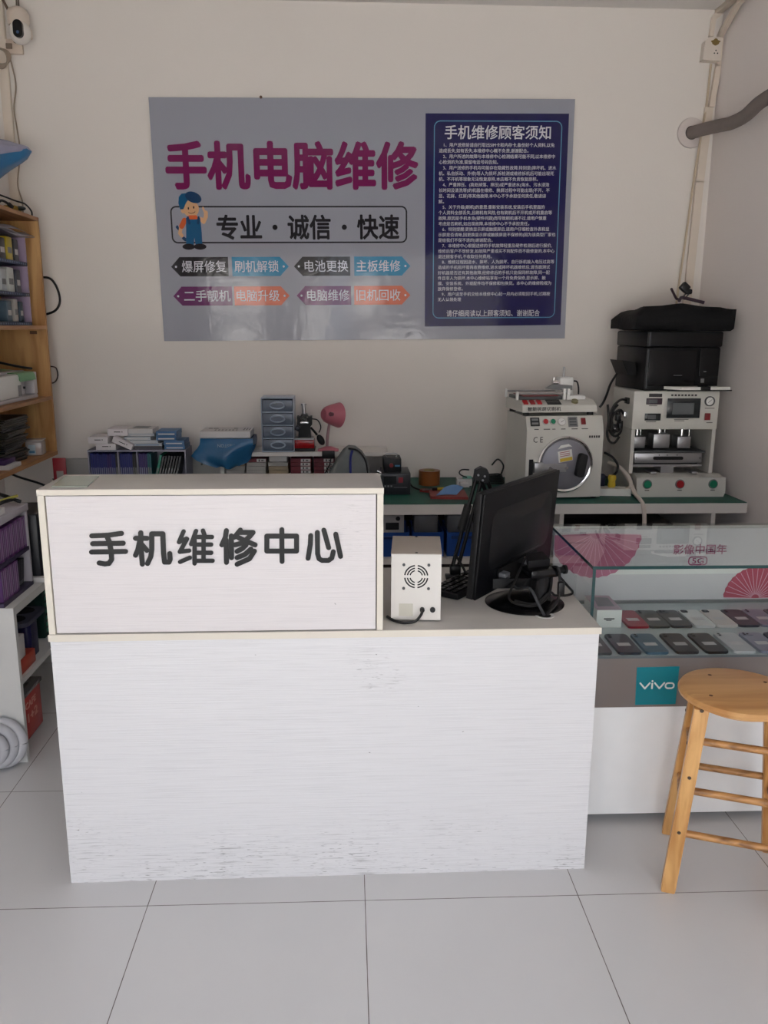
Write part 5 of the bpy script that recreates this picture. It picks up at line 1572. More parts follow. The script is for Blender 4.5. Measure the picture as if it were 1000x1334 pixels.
# printed backdrop inside the case
py = 0.85
M_post = mat('backdrop_print', (206, 202, 206), 0.45)
M_fan = mat('fan_pink', (182, 102, 132), 0.5)
M_fan_l = mat('fan_rib_pale', (212, 158, 178), 0.5)
M_fan_d = mat('fan_rose', (176, 60, 86), 0.5)
M_ptext = mat('magenta_print', (150, 44, 96), 0.5)
g = G(cO); g.box(dx0 + 0.006, dx1, py, py + 0.006, GZ0 + 0.0005, GZ1 - 0.008); bd = obj('backdrop', g, M_post, dcase)
g = G(cO); g.box(dx0 + 0.006, dx1, py + 0.0065, dy1 - 0.001, GZ1 - 0.035, GZ1 - 0.0085); obj('rear_rail', g, M_case, dcase)
g = G(cO); g.box(dx0 + 0.006, dx1, py - 0.012, py - 0.0005, GZ0 + 0.0005, GZ0 + 0.010); obj('rear_ledge', g, mat('ledge_dark', (110, 112, 112), 0.3), dcase)
g = G(cO); g.box(dx0 + 0.10, dx1, py - 0.0007, py - 0.0002, 0.683, 0.703); obj('white_stripe', g, M_white, bd)


def fan(cx, cz, r, a0, a1, m, ribs, d=0.0):
    q = G(cO)
    P = [(cx, cz)]
    n = ribs * 2
    for k in range(n + 1):
        a = math.radians(a0 + (a1 - a0) * k / n)
        rr = r * (1.0 if k % 2 else 0.975)
        P.append((max(cx + rr * math.cos(a), dx0 + 0.008), cz + rr * math.sin(a)))
    q.prism(P, 'y', py - 0.0002 - d, py - 0.0008 - d)
    f = obj('printed_fan', q, m, bd, smooth=False)
    q = G(cO)
    for k in range(ribs + 1):
        a = math.radians(a0 + (a1 - a0) * k / ribs)
        p0 = Vector((cx + r * 0.12 * math.cos(a), cz + r * 0.12 * math.sin(a)))
        p1 = Vector((cx + r * 0.95 * math.cos(a), cz + r * 0.95 * math.sin(a)))
        if p1.x < dx0 + 0.01:
            continue
        t_ = (p1 - p0).normalized()
        nn = Vector((-t_.y, t_.x)) * 0.0012
        q.prism([tuple(p0 + nn), tuple(p1 + nn), tuple(p1 - nn), tuple(p0 - nn)], 'y', py - 0.0009 - d, py - 0.0012 - d)
    obj('fan_ribs', q, M_fan_l, f, smooth=False)


fan(1.452, 0.838, 0.168, 182, 358, M_fan, 16)
fan(2.060, 0.588, 0.122, 2, 178, M_fan_d, 16, 0.0008)
fan(2.150, 0.655, 0.080, 30, 180, M_fan, 9)
lettering('lettering', '影像中国年', M_ptext, bd, (1.739 - cO[0], 0.757 - cO[2], 1.936 - cO[0], 0.795 - cO[2]), py - 0.0003 - cO[1], off=0.006)
q = ring_frame(1.797 - cO[0], 0.716, 1.868 - cO[0], 0.749, 0.012, 0.004, py - 0.0003 - cO[1], py - 0.0009 - cO[1])
obj('badge_outline', q, M_ptext, bd)
lettering('badge_lettering', '5G', M_ptext, bd, (1.811 - cO[0], 0.722, 1.855 - cO[0], 0.743), py - 0.0003 - cO[1], off=0.008)
# teal sticker on the band
g = G(cO); g.prism([(1.449, 0.5365), (1.583, 0.538), (1.580, 0.412), (1.452, 0.411)], 'y', dy0 + 0.0018, dy0 + 0.0002)
stq = obj('sticker', g, mat('teal_sticker', (0, 122, 136), 0.3), dcase)
g = G(cO)
yv = dy0 + 0.0001
wv = 0.0072
for P in ([(1.463, 0.484), (1.4785, 0.466), (1.493, 0.484)], [(1.501, 0.482), (1.501, 0.4665)], [(1.509, 0.484), (1.5245, 0.466), (1.539, 0.484)]):
    g2 = G(cO); g2.stroke(P, 0.0052, yv, 0.0006); obj('logo_letter', g2, M_white, stq, smooth=False)
g2 = G(cO); g2.cyl((1.501, yv, 0.4905), (1.501, yv - 0.0006, 0.4905), 0.003, n=14); obj('logo_dot', g2, M_white, stq)
g2 = ring_frame(1.541 - cO[0], 0.4635, 1.572 - cO[0], 0.4855, 0.0105, 0.0048, yv - cO[1], yv - 0.0006 - cO[1]); obj('logo_letter', g2, M_white, stq)

# phones in the case
def phone(x, y, rgb, rough, label, camera='strip', tagged=True):
    z = GZ0 + 0.0004
    t = thing('phone', label, 'phone', (x + 0.035, y + 0.08, z), (0, 0, 0), 'phones in the glass case')
    key = 'phone_%d_%d_%d' % rgb
    m = mat(key, rgb, rough, var=0.05, coat=0.05, spec=0.3)
    g = G(); g.prism(rrect(-0.036, -0.080, 0.036, 0.080, 0.009, 5), 'z', 0.0, 0.0085)
    es = [e for e in g.bm.edges if abs(e.verts[0].co.z - e.verts[1].co.z) < 1e-6]
    bmesh.ops.bevel(g.bm, geom=es, offset=0.0015, segments=2, affect='EDGES')
    obj('body', g, m, t)
    g = G()
    if camera == 'strip':
        g.prism(rrect(-0.030, 0.046, -0.017, 0.072, 0.005, 4), 'z', 0.0087, 0.0102)
    else:
        g.prism(rrect(-0.031, 0.050, 0.004 if camera == 'wide' else -0.008, 0.074, 0.006, 4), 'z', 0.0087, 0.0102)
    cbp = obj('camera_bump', g, m if camera != 'dark' else M_black_gloss, t)
    for (a, b) in ((-0.0235, 0.066), (-0.0235, 0.053)) if camera == 'strip' else ((-0.024, 0.067), (-0.024, 0.056), (-0.013, 0.062)):
        g = G(); g.cyl((a, b, 0.0103), (a, b, 0.0112), 0.0042, n=14); obj('lens', g, M_black_gloss, cbp)
    if tagged:
        g = G(); g.box(-0.020, 0.020, -0.026, 0.0, 0.0087, 0.0091); obj('price_label', g, mat('label_paper', (190, 186, 188), 0.6), t)
    return t


FRONT = [(1.3015, (58, 60, 62), 'dark grey phone at the left end of the front row, half hidden by the counter', 'strip'),
         (1.3935, (44, 50, 62), 'slate blue-black phone, first fully seen in the front row', 'strip'),
         (1.4795, (62, 92, 112), 'shiny steel-blue phone in the front row of the case', 'strip'),
         (1.5755, (26, 24, 25), 'black phone in the front row right of the steel-blue one', 'strip'),
         (1.6685, (22, 22, 24), 'black phone in the front row left of the silver-white one', 'strip'),
         (1.7560, (176, 176, 180), 'silver-white phone in the front row of the case', 'strip'),
         (1.8405, (120, 120, 138), 'lavender grey phone in the front row with a big camera bump', 'wide'),
         (1.9225, (36, 38, 56), 'navy phone at the right end of the front row', 'wide')]
REAR = [(1.4990, (142, 26, 48), 'red phone in the rear row beside the white box', 'strip'),
        (1.5715, (58, 62, 60), 'greenish dark grey phone in the rear row right of the red one', 'strip'),
        (1.6475, (54, 56, 58), 'charcoal phone with a wide camera in the rear row', 'wide'),
        (1.7275, (196, 196, 196), 'white phone in the rear row right of the charcoal one', 'dark'),
        (1.8040, (194, 186, 182), 'pinkish white phone in the rear row left of the dark navy one', 'dark'),
        (1.8805, (24, 26, 38), 'dark navy phone in the rear row left of the lavender one', 'strip'),
        (1.9570, (112, 110, 128), 'lavender phone near the right end of the rear row', 'strip'),
        (2.0350, (44, 44, 50), 'dark phone at the right end of the rear row', 'strip')]
for x, c, l, k in FRONT:
    phone(x, 0.352, c, 0.3, l, k, l[0] != 'n')
for x, c, l, k in REAR:
    phone(x, 0.580, c, 0.3, l, k)
wx = thing('phone_box', 'white phone box with a pale lid picture in the rear row of the case', 'box', (1.433, 0.667, GZ0 + 0.0004))
g = G(); g.box(-0.043, 0.043, -0.076, 0.076, 0, 0.063, bev=0.001, seg=1); obj('carton', g, M_white, wx)
g = G(); g.box(-0.0429, 0.0429, -0.076, 0.076, 0.0632, 0.0638); obj('lid_sheet', g, mat('pinkish_lid', (170, 156, 168), 0.4), wx)
g = G(); g.prism([(-0.03, -0.04), (0.028, -0.04), (0.032, 0.05), (-0.018, 0.06)], 'z', 0.0639, 0.0643); obj('lid_picture', g, mat('lid_grey_green', (112, 126, 128), 0.35), wx)
g = G(); g.box(-0.018, 0.018, -0.0768, -0.0762, 0.030, 0.034); g.box(-0.010, 0.008, -0.0768, -0.0762, 0.0255, 0.028); obj('front_print', g, M_print, wx)

# ------------------------------------------------------------------ wooden stool
stO = Vector((1.652, 0.100, 0.0))
M_st = wood('stool_pine_legs', (184, 128, 68), (226, 176, 112), 'z', 0.35, 5)
M_seat = wood('stool_pine_seat', (190, 136, 80), (216, 166, 108), 'x', 0.33, 4)
M_rung = wood('stool_pine_rungs', (122, 78, 40), (200, 146, 88), 'x', 0.4, 9)
M_screw = mat('old_screw', (96, 82, 70), 0.4, 0.6)
st = thing('wooden_stool', 'round-seated varnished pine stool with four splayed legs in front of the display case', 'stool', tuple(stO))
SH_ = 0.574
g = G(); g.lathe([(0.0, SH_), (0.145, SH_), (0.156, SH_ - 0.004), (0.161, SH_ - 0.012), (0.159, SH_ - 0.021), (0.150, SH_ - 0.026), (0.0, SH_ - 0.026)], (0, 0, 0), 72); seat = obj('seat', g, M_seat, st)
g = G(); g.lathe([(0.116, SH_ - 0.043), (0.116, SH_ - 0.0265), (0.100, SH_ - 0.0265), (0.100, SH_ - 0.043), (0.116, SH_ - 0.043)], (0, 0, 0), 48); obj('seat_ring', g, M_seat, st)
for k in range(4):
    a = math.radians(-22 + 45 + 90 * k)
    g = G(); g.cyl((0.105 * math.cos(a), 0.105 * math.sin(a), SH_ + 0.0002), (0.105 * math.cos(a), 0.105 * math.sin(a), SH_ + 0.0006), 0.0055, n=12); obj('plug', g, mat('dark_wood_plug', (92, 54, 26), 0.5), seat)
RZ = math.radians(-21)
ca, sa = math.cos(RZ), math.sin(RZ)
def rt(x, y, z):
    return (x * ca - y * sa, x * sa + y * ca, z)
FB, FT = 0.146, 0.098        # half-spacing of the legs at the floor and under the seat
def legc(sx, sy, z):
    k = z / (SH_ - 0.0265)
    r = FB + (FT - FB) * k
    return sx * r, sy * r
for sx in (-1, 1):
    for sy in (-1, 1):
        g = G()
        hw = 0.0195
        zt_ = SH_ - 0.027
        V = []
        for z in (0.0, 0.006, zt_):
            x, y = legc(sx, sy, z)
            w_ = hw - (0.003 if z == 0 else 0)
            V.append([g.bm.verts.new(Vector(rt(x + a * w_, y + b * w_, z))) for a, b in ((-1, -1), (1, -1), (1, 1), (-1, 1))])
        g.bm.faces.new(V[0][::-1]); g.bm.faces.new(V[-1])
        for A, B in zip(V, V[1:]):
            for k in range(4):
                j = (k + 1) % 4
                g.bm.faces.new((A[k], A[j], B[j], B[k]))
        es = [e for e in g.bm.edges if abs(e.verts[0].co.z - e.verts[1].co.z) > 0.2]
        bmesh.ops.bevel(g.bm, geom=es, offset=0.003, segments=2, affect='EDGES')
        lg = obj('leg', g, M_st, st)
        if sy < 0:
            for z in (0.545, 0.350, 0.186):
                x, y = legc(sx, sy, z)
                g = G(); g.lathe([(0.0, 0.0024), (0.0035, 0.002), (0.0052, 0.0)], rt(x, y - hw - 0.0008, z), 14, axis=rt(0, -1, 0)); obj('screw_head', g, M_screw, lg)
        if sx < 0:
            x, y = legc(sx, sy, 0.44)
            g = G(); g.lathe([(0.0, 0.0024), (0.0035, 0.002), (0.0052, 0.0)], rt(x - hw - 0.0008, y, 0.44), 14, axis=rt(-1, 0, 0)); obj('screw_head', g, M_screw, lg)
def rung(s0, s1, z, r=0.0105):
    x0, y0 = legc(s0[0], s0[1], z)
    x1, y1 = legc(s1[0], s1[1], z)
    p0, p1 = Vector(rt(x0, y0, z)), Vector(rt(x1, y1, z))
    d = (p1 - p0).normalized() * 0.018
    g = G(); g.cyl(p0 + d, p1 - d, r, n=16); obj('rung', g, M_rung, st)
for z in (0.450, 0.304, 0.176):
    rung((-1, -1), (1, -1), z)
rung((-1, 1), (1, 1), 0.255)
for z in (0.385, 0.225):
    rung((-1, -1), (-1, 1), z)
    rung((1, -1), (1, 1), z)

# ------------------------------------------------------------------ wooden wall cabinet on the left
cbO = (-1.12, 1.9, 0.905)
M_pine = wood('cabinet_pine', (166, 118, 68), (208, 164, 108), 'z', 0.5, 3.5)
M_pine_y = wood('cabinet_pine_boards', (142, 96, 58), (182, 134, 90), 'y', 0.5, 3.5)
wc = thing('wall_cabinet', 'open pine cabinet on the left wall holding small goods and a label printer', 'cabinet', cbO)
X0, X1, Y0, Y1 = -1.297, -0.948, 1.45, 2.335
g = G(cbO); g.box(X0, X1, Y1 - 0.018, Y1, 0.925, 2.055); obj('end_panel', g, M_pine, wc)
g = G(cbO); g.box(X0, X1, Y0, Y0 + 0.018, 0.925, 2.055); obj('end_panel', g, M_pine, wc)
g = G(cbO); g.box(X0, X1, Y0, Y1, 2.0555, 2.073); obj('top_board', g, M_pine_y, wc)
g = G(cbO); g.box(X0, X1 + 0.002, Y0, Y1, 0.905, 0.9245); obj('bottom_board', g, M_pine_y, wc)
for z in (1.540, 1.190):
    g = G(cbO); g.box(X0 + 0.006, X1, Y0 + 0.0185, Y1 - 0.0185, z, z + 0.018); obj('shelf_board', g, M_pine_y, wc)
g = G(cbO); g.box(X0, X0 + 0.0055, Y0 + 0.0185, Y1 - 0.0185, 0.925, 2.055); obj('back_panel', g, M_pine, wc)
for z in (1.700, 1.648):
    for x in (-1.04, -1.022):
        g = G(cbO); g.cyl((x, Y1 - 0.0182, z), (x, Y1 - 0.0187, z), 0.0035, n=10); obj('peg_hole', g, M_print, wc)
g = G(cbO); g.box(-1.03, -0.995, Y1 - 0.0186, Y1 - 0.0181, 1.516, 1.532); obj('stamp', g, mat('stamp_brown', (92, 66, 44), 0.6), wc)

# accessory rack in the top bay
rkO = (-1.12, 2.05, 1.5585)
ar = thing('accessory_rack', 'three-tier blue and lilac rack of small accessories in the top of the pine cabinet', 'rack', rkO)
M_tier = mat('navy_tier', (28, 44, 78), 0.4)
M_lil = mat('lilac_panel', (168, 150, 176), 0.45)
for k, z in enumerate((1.5588, 1.695, 1.838)):
    g = G(rkO); g.box(-1.26, -0.985, 1.72, 2.236, z, z + 0.016); tr = obj('tier', g, M_tier, ar)
    for q in range(18):
        g = G(rkO); y = 1.74 + q * 0.0275; g.box(-0.9848, -0.984, y, y + 0.012, z + 0.004, z + 0.012); obj('perforation', g, mat('pale_navy', (84, 104, 138), 0.4), tr)
for z0_, z1_ in ((1.575, 1.6945), (1.7112, 1.8375), (1.8545, 1.97)):
    g = G(rkO); g.box(-1.12, -0.985, 2.226, 2.236, z0_, z1_); obj('side_panel', g, M_lil, ar)
g = G(rkO); g.box(-1.26, -1.255, 1.72, 2.236, 1.575, 1.6945); obj('back_panel', g, M_tier, ar)
small = [(2.165, 1.8545, 0.055, 0.10, (40, 42, 46), 'dark accessory pack at the right end of the rack top tier'),
         (2.085, 1.8545, 0.070, 0.105, (190, 168, 40), 'yellow accessory pouch on the top tier of the rack'),
         (2.000, 1.8545, 0.070, 0.095, (36, 34, 36), 'black coiled accessory pack on the rack top tier'),
         (2.160, 1.7115, 0.055, 0.105, (58, 62, 74), 'dark speckled pack at the right end of the rack middle tier'),
         (2.070, 1.7115, 0.075, 0.11, (196, 200, 196), 'large white box on the middle tier of the rack'),
         (1.985, 1.7115, 0.065, 0.10, (180, 186, 190), 'second pale box on the rack middle tier'),
         (2.168, 1.5752, 0.045, 0.095, (38, 58, 74), 'blue-black pack at the right end of the rack bottom tier'),
         (2.100, 1.5752, 0.050, 0.105, (176, 172, 168), 'clear hanging pouch on the bottom tier of the rack'),
         (2.020, 1.5752, 0.060, 0.095, (70, 92, 108), 'grey-blue pack on the bottom tier of the rack')]
for (y, z, d, h, c, l) in small:
    t = thing('accessory_pack', l, 'pack', (-1.05, y, z + 0.0004), (0, 0, 0), 'accessory packs in the rack')
    g = G(); g.box(-0.09, 0.045, -d / 2, d / 2, 0, h, bev=0.004); obj('pouch', g, mat('pack_%d_%d_%d' % c, c, 0.35, var=0.2, vscale=40), t)
    g = G(); g.box(0.0452, 0.0458, -d * 0.35, d * 0.3, h * 0.3, h * 0.55); obj('print', g, M_dimwhite if sum(c) < 300 else M_grey, t)

# plastic sheets and cables on top of the cabinet
g = G((-1.08, 1.95, 1.9715))
for k, (dz, x1_, yy) in enumerate(((0.001, -0.962, 2.305), (0.014, -0.955, 2.27), (0.030, -0.965, 2.22))):
    rows = []
    for j in range(7):
        u = j / 6
        rows.append([(-1.25 + (x1_ + 1.25) * u + 0.006 * math.sin(6 * v + k), 1.60 + (yy - 1.60) * v,
                      1.9720 + dz + 0.012 * math.sin(5 * v + 2 * u + k) ** 2 - (0.020 if j == 6 and k else 0.0)) for v in [i / 12 for i in range(13)]])
    g.grid(rows)
tag(obj('plastic_sheets', g, mat('grey_film_sheet', (150, 146, 154), 0.3)), 'crumpled grey plastic sheets lying on top of the accessory rack in the pine cabinet', 'plastic')
so = bpy.data.objects['plastic_sheets'].modifiers.new('thickness', 'SOLIDIFY')
so.thickness = 0.0012

tcO = (-1.0, 2.2, 2.074)
tcb = thing('adapter_cable', 'thin black cable with an inline adapter looping over the cabinet top', 'cable', tcO)
g = G(tcO); g.tube([(-1.09, 2.05, 2.165), (-1.05, 2.12, 2.150), (-1.01, 2.22, 2.135), (-0.985, 2.27, 2.128), (-0.965, 2.29, 2.10), (-0.962, 2.29, 2.076)], 0.004); obj('cable', g, M_cable, tcb)
g = G(tcO); g.sph((-0.995, 2.235, 2.103), 0.02, (1.3, 1.0, 0.55)); obj('adapter', g, mat('dark_green_plastic', (24, 34, 34), 0.3), tcb)
g = G((-1.05, 2.15, 2.10)); g.tube([(-1.06, 2.12, 2.1), (-1.045, 2.14, 2.125), (-1.025, 2.17, 2.115)], 0.006); g.tube([(-1.025, 2.17, 2.115), (-1.012, 2.185, 2.10)], 0.010)
tag(obj('jack_lead', g, M_cable), 'short black jack lead lying beside the adapter cable on the cabinet top', 'cable')
g = G((-1.03, 2.2, 2.088)); g.box(-1.06, -1.0, 2.19, 2.27, 2.089, 2.112, bev=0.006)
tag(obj('sponge', g, mat('ochre_sponge', (164, 132, 58), 0.8)), 'ochre yellow sponge on the cabinet top under the cable', 'sponge')
# blue plastic bag at the top left
bO = (-1.1, 2.0, 2.10)
def bagpt(u, q, k=1.0):
    cx_, cz_ = -1.20 + 0.305 * u, 2.225 + 0.118 * u ** 1.2
    a_ = (0.165 * max(0.0, 1 - u) ** 0.6 + 0.004) * k * (1 + 0.10 * math.sin(2 * q + 9 * u) + 0.06 * math.sin(5 * q - 7 * u))
    return (cx_ + 0.12 * a_ * math.sin(q), 1.92 + 0.24 * u + 0.8 * a_ * math.cos(q), cz_ + a_ * math.sin(q) * 0.80)


g = G(bO)
R = g.grid([[bagpt(j / 16, 2 * PI * i / 28) for i in range(28)] for j in range(17)], closed_u=True)
g.bm.faces.new(R[0]); g.bm.faces.new(R[-1][::-1])
bpt = thing('plastic_bag', 'shiny blue plastic bag with a pale crumpled end above the pine cabinet', 'bag', bO)
obj('film', g, mat('shiny_blue_film', (48, 108, 154), 0.12, var=0.2, vscale=10, bump=0.25, bscale=18), bpt, angle=80)
g = G(bO)
outer_ = [[bagpt(0.60 + 0.40 * j / 9, math.radians(5 + 172 * i / 14 - (60 if j > 7 else 0) * (i / 14 - 0.5)), 1.05) for i in range(15)] for j in range(10)]
inner_ = [[bagpt(0.60 + 0.40 * j / 9, math.radians(5 + 172 * i / 14 - (60 if j > 7 else 0) * (i / 14 - 0.5)), 1.01) for i in range(15)] for j in range(10)]
A = g.grid(outer_); B = g.grid(inner_)
for k in range(14):
    g.bm.faces.new((A[0][k], A[0][k + 1], B[0][k + 1], B[0][k])); g.bm.faces.new((A[-1][k], A[-1][k + 1], B[-1][k + 1], B[-1][k]))
for k in range(9):
    g.bm.faces.new((A[k][0], A[k + 1][0], B[k + 1][0], B[k][0])); g.bm.faces.new((A[k][-1], A[k + 1][-1], B[k + 1][-1], B[k][-1]))
obj('crumpled_end', g, mat('pale_lilac_film', (150, 150, 172), 0.2, var=0.15, vscale=20, bump=0.3, bscale=30), bpt, angle=80)

# label printer in the middle bay
lO = (-1.07, 2.02, 1.2085)
lpz = thing('label_printer', 'white receipt and label printer with an open pale green lid in the pine cabinet', 'printer', lO)
M_lpb = mat('printer_pale', (196, 192, 196), 0.4)
g = G(lO)
g.prism([(1.62, 1.2088), (2.235, 1.2088), (2.235, 1.25), (2.225, 1.335), (2.18, 1.345), (1.62, 1.345)], 'x', -1.24, -1.03); obj('body', g, M_lpb, lpz)
g = G(lO); g.box(-1.03, -0.985, 1.62, 2.235, 1.2088, 1.228, bev=0.005); obj('front_tray', g, M_lpb, lpz)
g = G(lO); g.box(-1.0299, -0.985, 2.19, 2.235, 1.2283, 1.335, bev=0.004); obj('cheek', g, M_lpb, lpz)
g = G(lO); g.box(-1.0299, -0.978, 1.62, 2.015, 1.2283, 1.336, bev=0.012); obj('front_cover', g, M_white, lpz)
g = G(lO); g.prism([(-1.16, 1.352), (-0.985, 1.338), (-0.975, 1.325), (-0.972, 1.300), (-0.985, 1.315), (-1.0, 1.3355), (-1.16, 1.3475)], 'y', 1.985, 2.185); obj('green_lid', g, mat('pale_green_plastic', (112, 170, 122), 0.35), lpz)
for (y, z) in ((2.16, 1.305), (2.165, 1.255)):
    g = G(lO); g.box(-1.0296, -1.022, y, y + 0.010, z, z + 0.011); obj('sensor', g, M_dgrey, lpz)
g = G(lO); g.box(-1.0296, -1.0, 2.02, 2.055, 1.285, 1.305); g.box(-1.0296, -1.005, 2.02, 2.06, 1.235, 1.243); obj('roller', g, M_black, lpz)
g = G(lO); g.box(-0.9779, -0.9773, 1.965, 2.005, 1.235, 1.285); obj('sticker', g, M_grey, lpz)
g = G((-1.06, 2.0, 1.3525)); g.sph((-1.10, 1.93, 1.392), 0.04, (1.0, 1.6, 0.8)); g.tube([(-1.08, 1.98, 1.395), (-1.04, 2.06, 1.375), (-1.01, 2.14, 1.360), (-0.995, 2.20, 1.352)], 0.006)
tag(obj('power_adapter', g, M_black), 'black power adapter and lead lying on the label printer', 'adapter')

# stack of film sleeves, clear box and pad in the bottom bay
for k in range(22):
    t = G((-1.08, 2.04, 0.925 + k * 0.0098))
    z = 0.925 + k * 0.0098
    a = random.uniform(-0.10, 0.10)
    dx_ = random.uniform(-0.012, 0.012)
    c = random.choice([(38, 40, 36), (52, 52, 46), (30, 32, 40), (64, 60, 50), (34, 40, 34)])
    t.box(-1.22 + dx_, -1.005 + dx_ + 0.015 * (k > 11), 1.80, 2.075 + random.uniform(-0.012, 0.012), z + 0.0003, z + 0.0090, bev=0.002, seg=1, rz=a)
    tag(obj('film_sleeve', t, mat('sleeve_%d_%d_%d' % c, c, 0.3, var=0.3, vscale=30)), 'thin dark flexible sleeve in the tall loose pile on the bottom cabinet shelf', 'sleeve', 'dark sleeves in the bottom cabinet bay')
cbx = thing('clear_box', 'small clear plastic box of parts with a blue label on the bottom cabinet shelf', 'box', (-1.000, 2.195, 0.9252), (0, 0, 0.12))
M_clear = mat('cloudy_plastic', (176, 166, 162), 0.2)
g = G(); g.box(-0.045, 0.035, -0.045, 0.045, 0.0, 0.070, bev=0.008); obj('tub', g, M_clear, cbx)
g = G(); g.box(-0.047, 0.037, -0.047, 0.047, 0.0702, 0.078, bev=0.003); obj('lid', g, mat('cloudy_lid', (190, 182, 180), 0.2), cbx)
g = G(); g.box(-0.030, 0.004, -0.0458, -0.0452, 0.008, 0.055); lb_ = obj('label', g, mat('pale_blue_label', (168, 186, 196), 0.5), cbx)
g = G(); g.box(-0.026, 0.0, -0.0464, -0.0459, 0.014, 0.026); obj('print', g, mat('label_blue', (70, 116, 150), 0.5), lb_)
g = G((-1.02, 1.86, 0.925)); g.box(-1.12, -0.955, 1.72, 1.865, 0.9253, 0.944, bev=0.002)
tag(obj('paper_pad', g, M_dimwhite), 'white pad at the front of the bottom cabinet shelf', 'paper')
g = G((-1.02, 1.86, 0.9445)); g.box(-1.11, -0.975, 1.73, 1.855, 0.9446, 0.968, bev=0.004)
tag(obj('purple_pack', g, mat('purple_pack', (66, 36, 86), 0.3)), 'small purple pack lying on the white pad', 'pack')
# black cable loops showing beside the cabinet
clO = (-0.93, 2.38, 1.6)
lc = thing('loose_cable', 'black cable looping out from behind the pine cabinet against the wall', 'cable', clO)
g = G(clO); g.tube([(-1.042, 2.4935, 1.80), (-0.976, 2.4935, 1.797), (-0.945, 2.4935, 1.765), (-0.928, 2.4935, 1.71), (-0.932, 2.4935, 1.665), (-0.961, 2.4935, 1.63), (-1.022, 2.4935, 1.61)], 0.006, 8); obj('upper_loop', g, M_cable, lc)
g = G(clO); g.tube([(-1.042, 2.4935, 1.348), (-0.983, 2.4935, 1.345), (-0.969, 2.4935, 1.32), (-0.973, 2.4935, 1.285), (-0.996, 2.4935, 1.262), (-1.053, 2.4935, 1.255)], 0.0035, 8); obj('lower_loop', g, mat('brown_cable', (54, 38, 32), 0.5), lc)
g = G((-0.8, 2.42, 0.7)); g.tube([(-1.27, 2.30, 0.90), (-1.20, 2.35, 0.80), (-1.05, 2.42, 0.72), (-0.95, 2.44, 0.62), (-0.85, 2.45, 0.50)], 0.006, 8)
tag(obj('wall_cable', g, M_cable), 'thin dark cable sloping down the back wall below the pine cabinet', 'cable')
# red code card stand
qO = (-0.937, 2.32, 0.7505)
qr = thing('card_stand', 'small red card stand with a pale square on the bench below the cabinet', 'stand', qO)
g = G(); g.box(-0.034, 0.034, -0.006, 0.0, 0.0005, 0.138, bev=0.004); obj('card', g, mat('red_card', (150, 34, 46), 0.4), qr)
g = G(); g.box(-0.017, 0.018, -0.0066, -0.0061, 0.030, 0.070); obj('pale_square', g, mat('pale_grey_print', (150, 146, 140), 0.5), qr)
g = G(); g.box(-0.028, 0.028, 0.0005, 0.045, 0.0005, 0.006); obj('foot', g, mat('red_card', (150, 34, 46), 0.4), qr)

# ------------------------------------------------------------------ white shelf unit on the left
uO = (-0.95, 1.35, 0.0)
M_unit = mat('unit_white', (206, 206, 203), 0.45)
un = thing('shelf_unit', 'low white shelf unit along the left wall with open shelves', 'shelf', uO)
UX0, UX1, UY0, UY1, UZ = -1.292, -0.617, 0.80, 1.76, 0.592
g = G(uO); g.box(UX0, UX1, UY0, UY0 + 0.022, 0.0, UZ); obj('end_panel', g, M_unit, un)
g = G(uO); g.box(UX0, UX1, UY1 - 0.022, UY1, 0.0, UZ - 0.0305); obj('end_panel', g, M_unit, un)
g = G(uO); g.box(UX0, UX1, UY0 + 0.0225, UY1, UZ - 0.030, UZ); obj('top_board', g, M_unit, un)
g = G(uO); g.box(UX0, UX1 - 0.006, UY0 + 0.0225, UY1 - 0.0225, 0.290, 0.312); obj('shelf_board', g, M_unit, un)
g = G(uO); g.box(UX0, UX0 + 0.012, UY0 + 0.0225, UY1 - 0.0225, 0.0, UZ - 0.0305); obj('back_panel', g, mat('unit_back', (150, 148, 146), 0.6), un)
# purple case organizer on top
vO = (-0.90, 0.98, UZ)
vo = thing('case_organizer', 'white two-tier rack packed with purple phone film boxes on the white shelf unit', 'rack', vO)
VY0, VY1, VX1 = 0.60, 1.085, -0.648
M_vw = mat('organizer_white', (178, 174, 182), 0.45)
M_vd = mat('organizer_dark_edge', (58, 48, 74), 0.45)
VZ = UZ + 0.0005
g = G(vO); g.box(-0.88, VX1, 0.8025, VY1, VZ, VZ + 0.014); obj('base_board', g, M_vd, vo)
g = G(vO); g.box(-0.88, VX1, 0.8025, VY1 - 0.0125, VZ + 0.140, VZ + 0.154); obj('middle_board', g, M_vd, vo)
g = G(vO); g.box(-0.885, VX1 + 0.004, 0.8025, VY1 + 0.004, VZ + 0.290, VZ + 0.318, bev=0.003); obj('lid', g, M_vw, vo)
g = G(vO); g.box(-0.88, VX1 - 0.001, VY1 - 0.012, VY1, VZ + 0.0145, VZ + 0.2895); obj('end_board', g, M_vw, vo)
g = G(vO); g.box(-0.892, -0.8805, 0.8025, VY1, VZ, VZ + 0.2895); obj('back_board', g, M_vw, vo)
pc = [mat('purple_box_%d' % k, c, 0.3, var=0.12) for k, c in enumerate(((96, 44, 112), (74, 32, 92), (120, 66, 128)))]
y = VY1 - 0.013
for k in range(17):
    y -= 0.0152
    t = thing('film_box', '%s purple film box from the far end in the upper tier' % (ORD[k + 1]), 'box', (VX1 - 0.006, y + 0.0068, VZ + 0.1545), (0, 0, 0), 'purple film boxes in the upper tier')
    g = G(); g.box(-0.15, 0.0, -0.0068, 0.0068, 0.0, 0.118, bev=0.001, seg=1); obj('carton', g, pc[k % 3], t)
    g = G(); g.box(0.0002, 0.0008, -0.0045, -0.0015, 0.01, 0.11); obj('silver_edge', g, mat('film_silver', (172, 160, 180), 0.25), t)
y = VY1 - 0.115
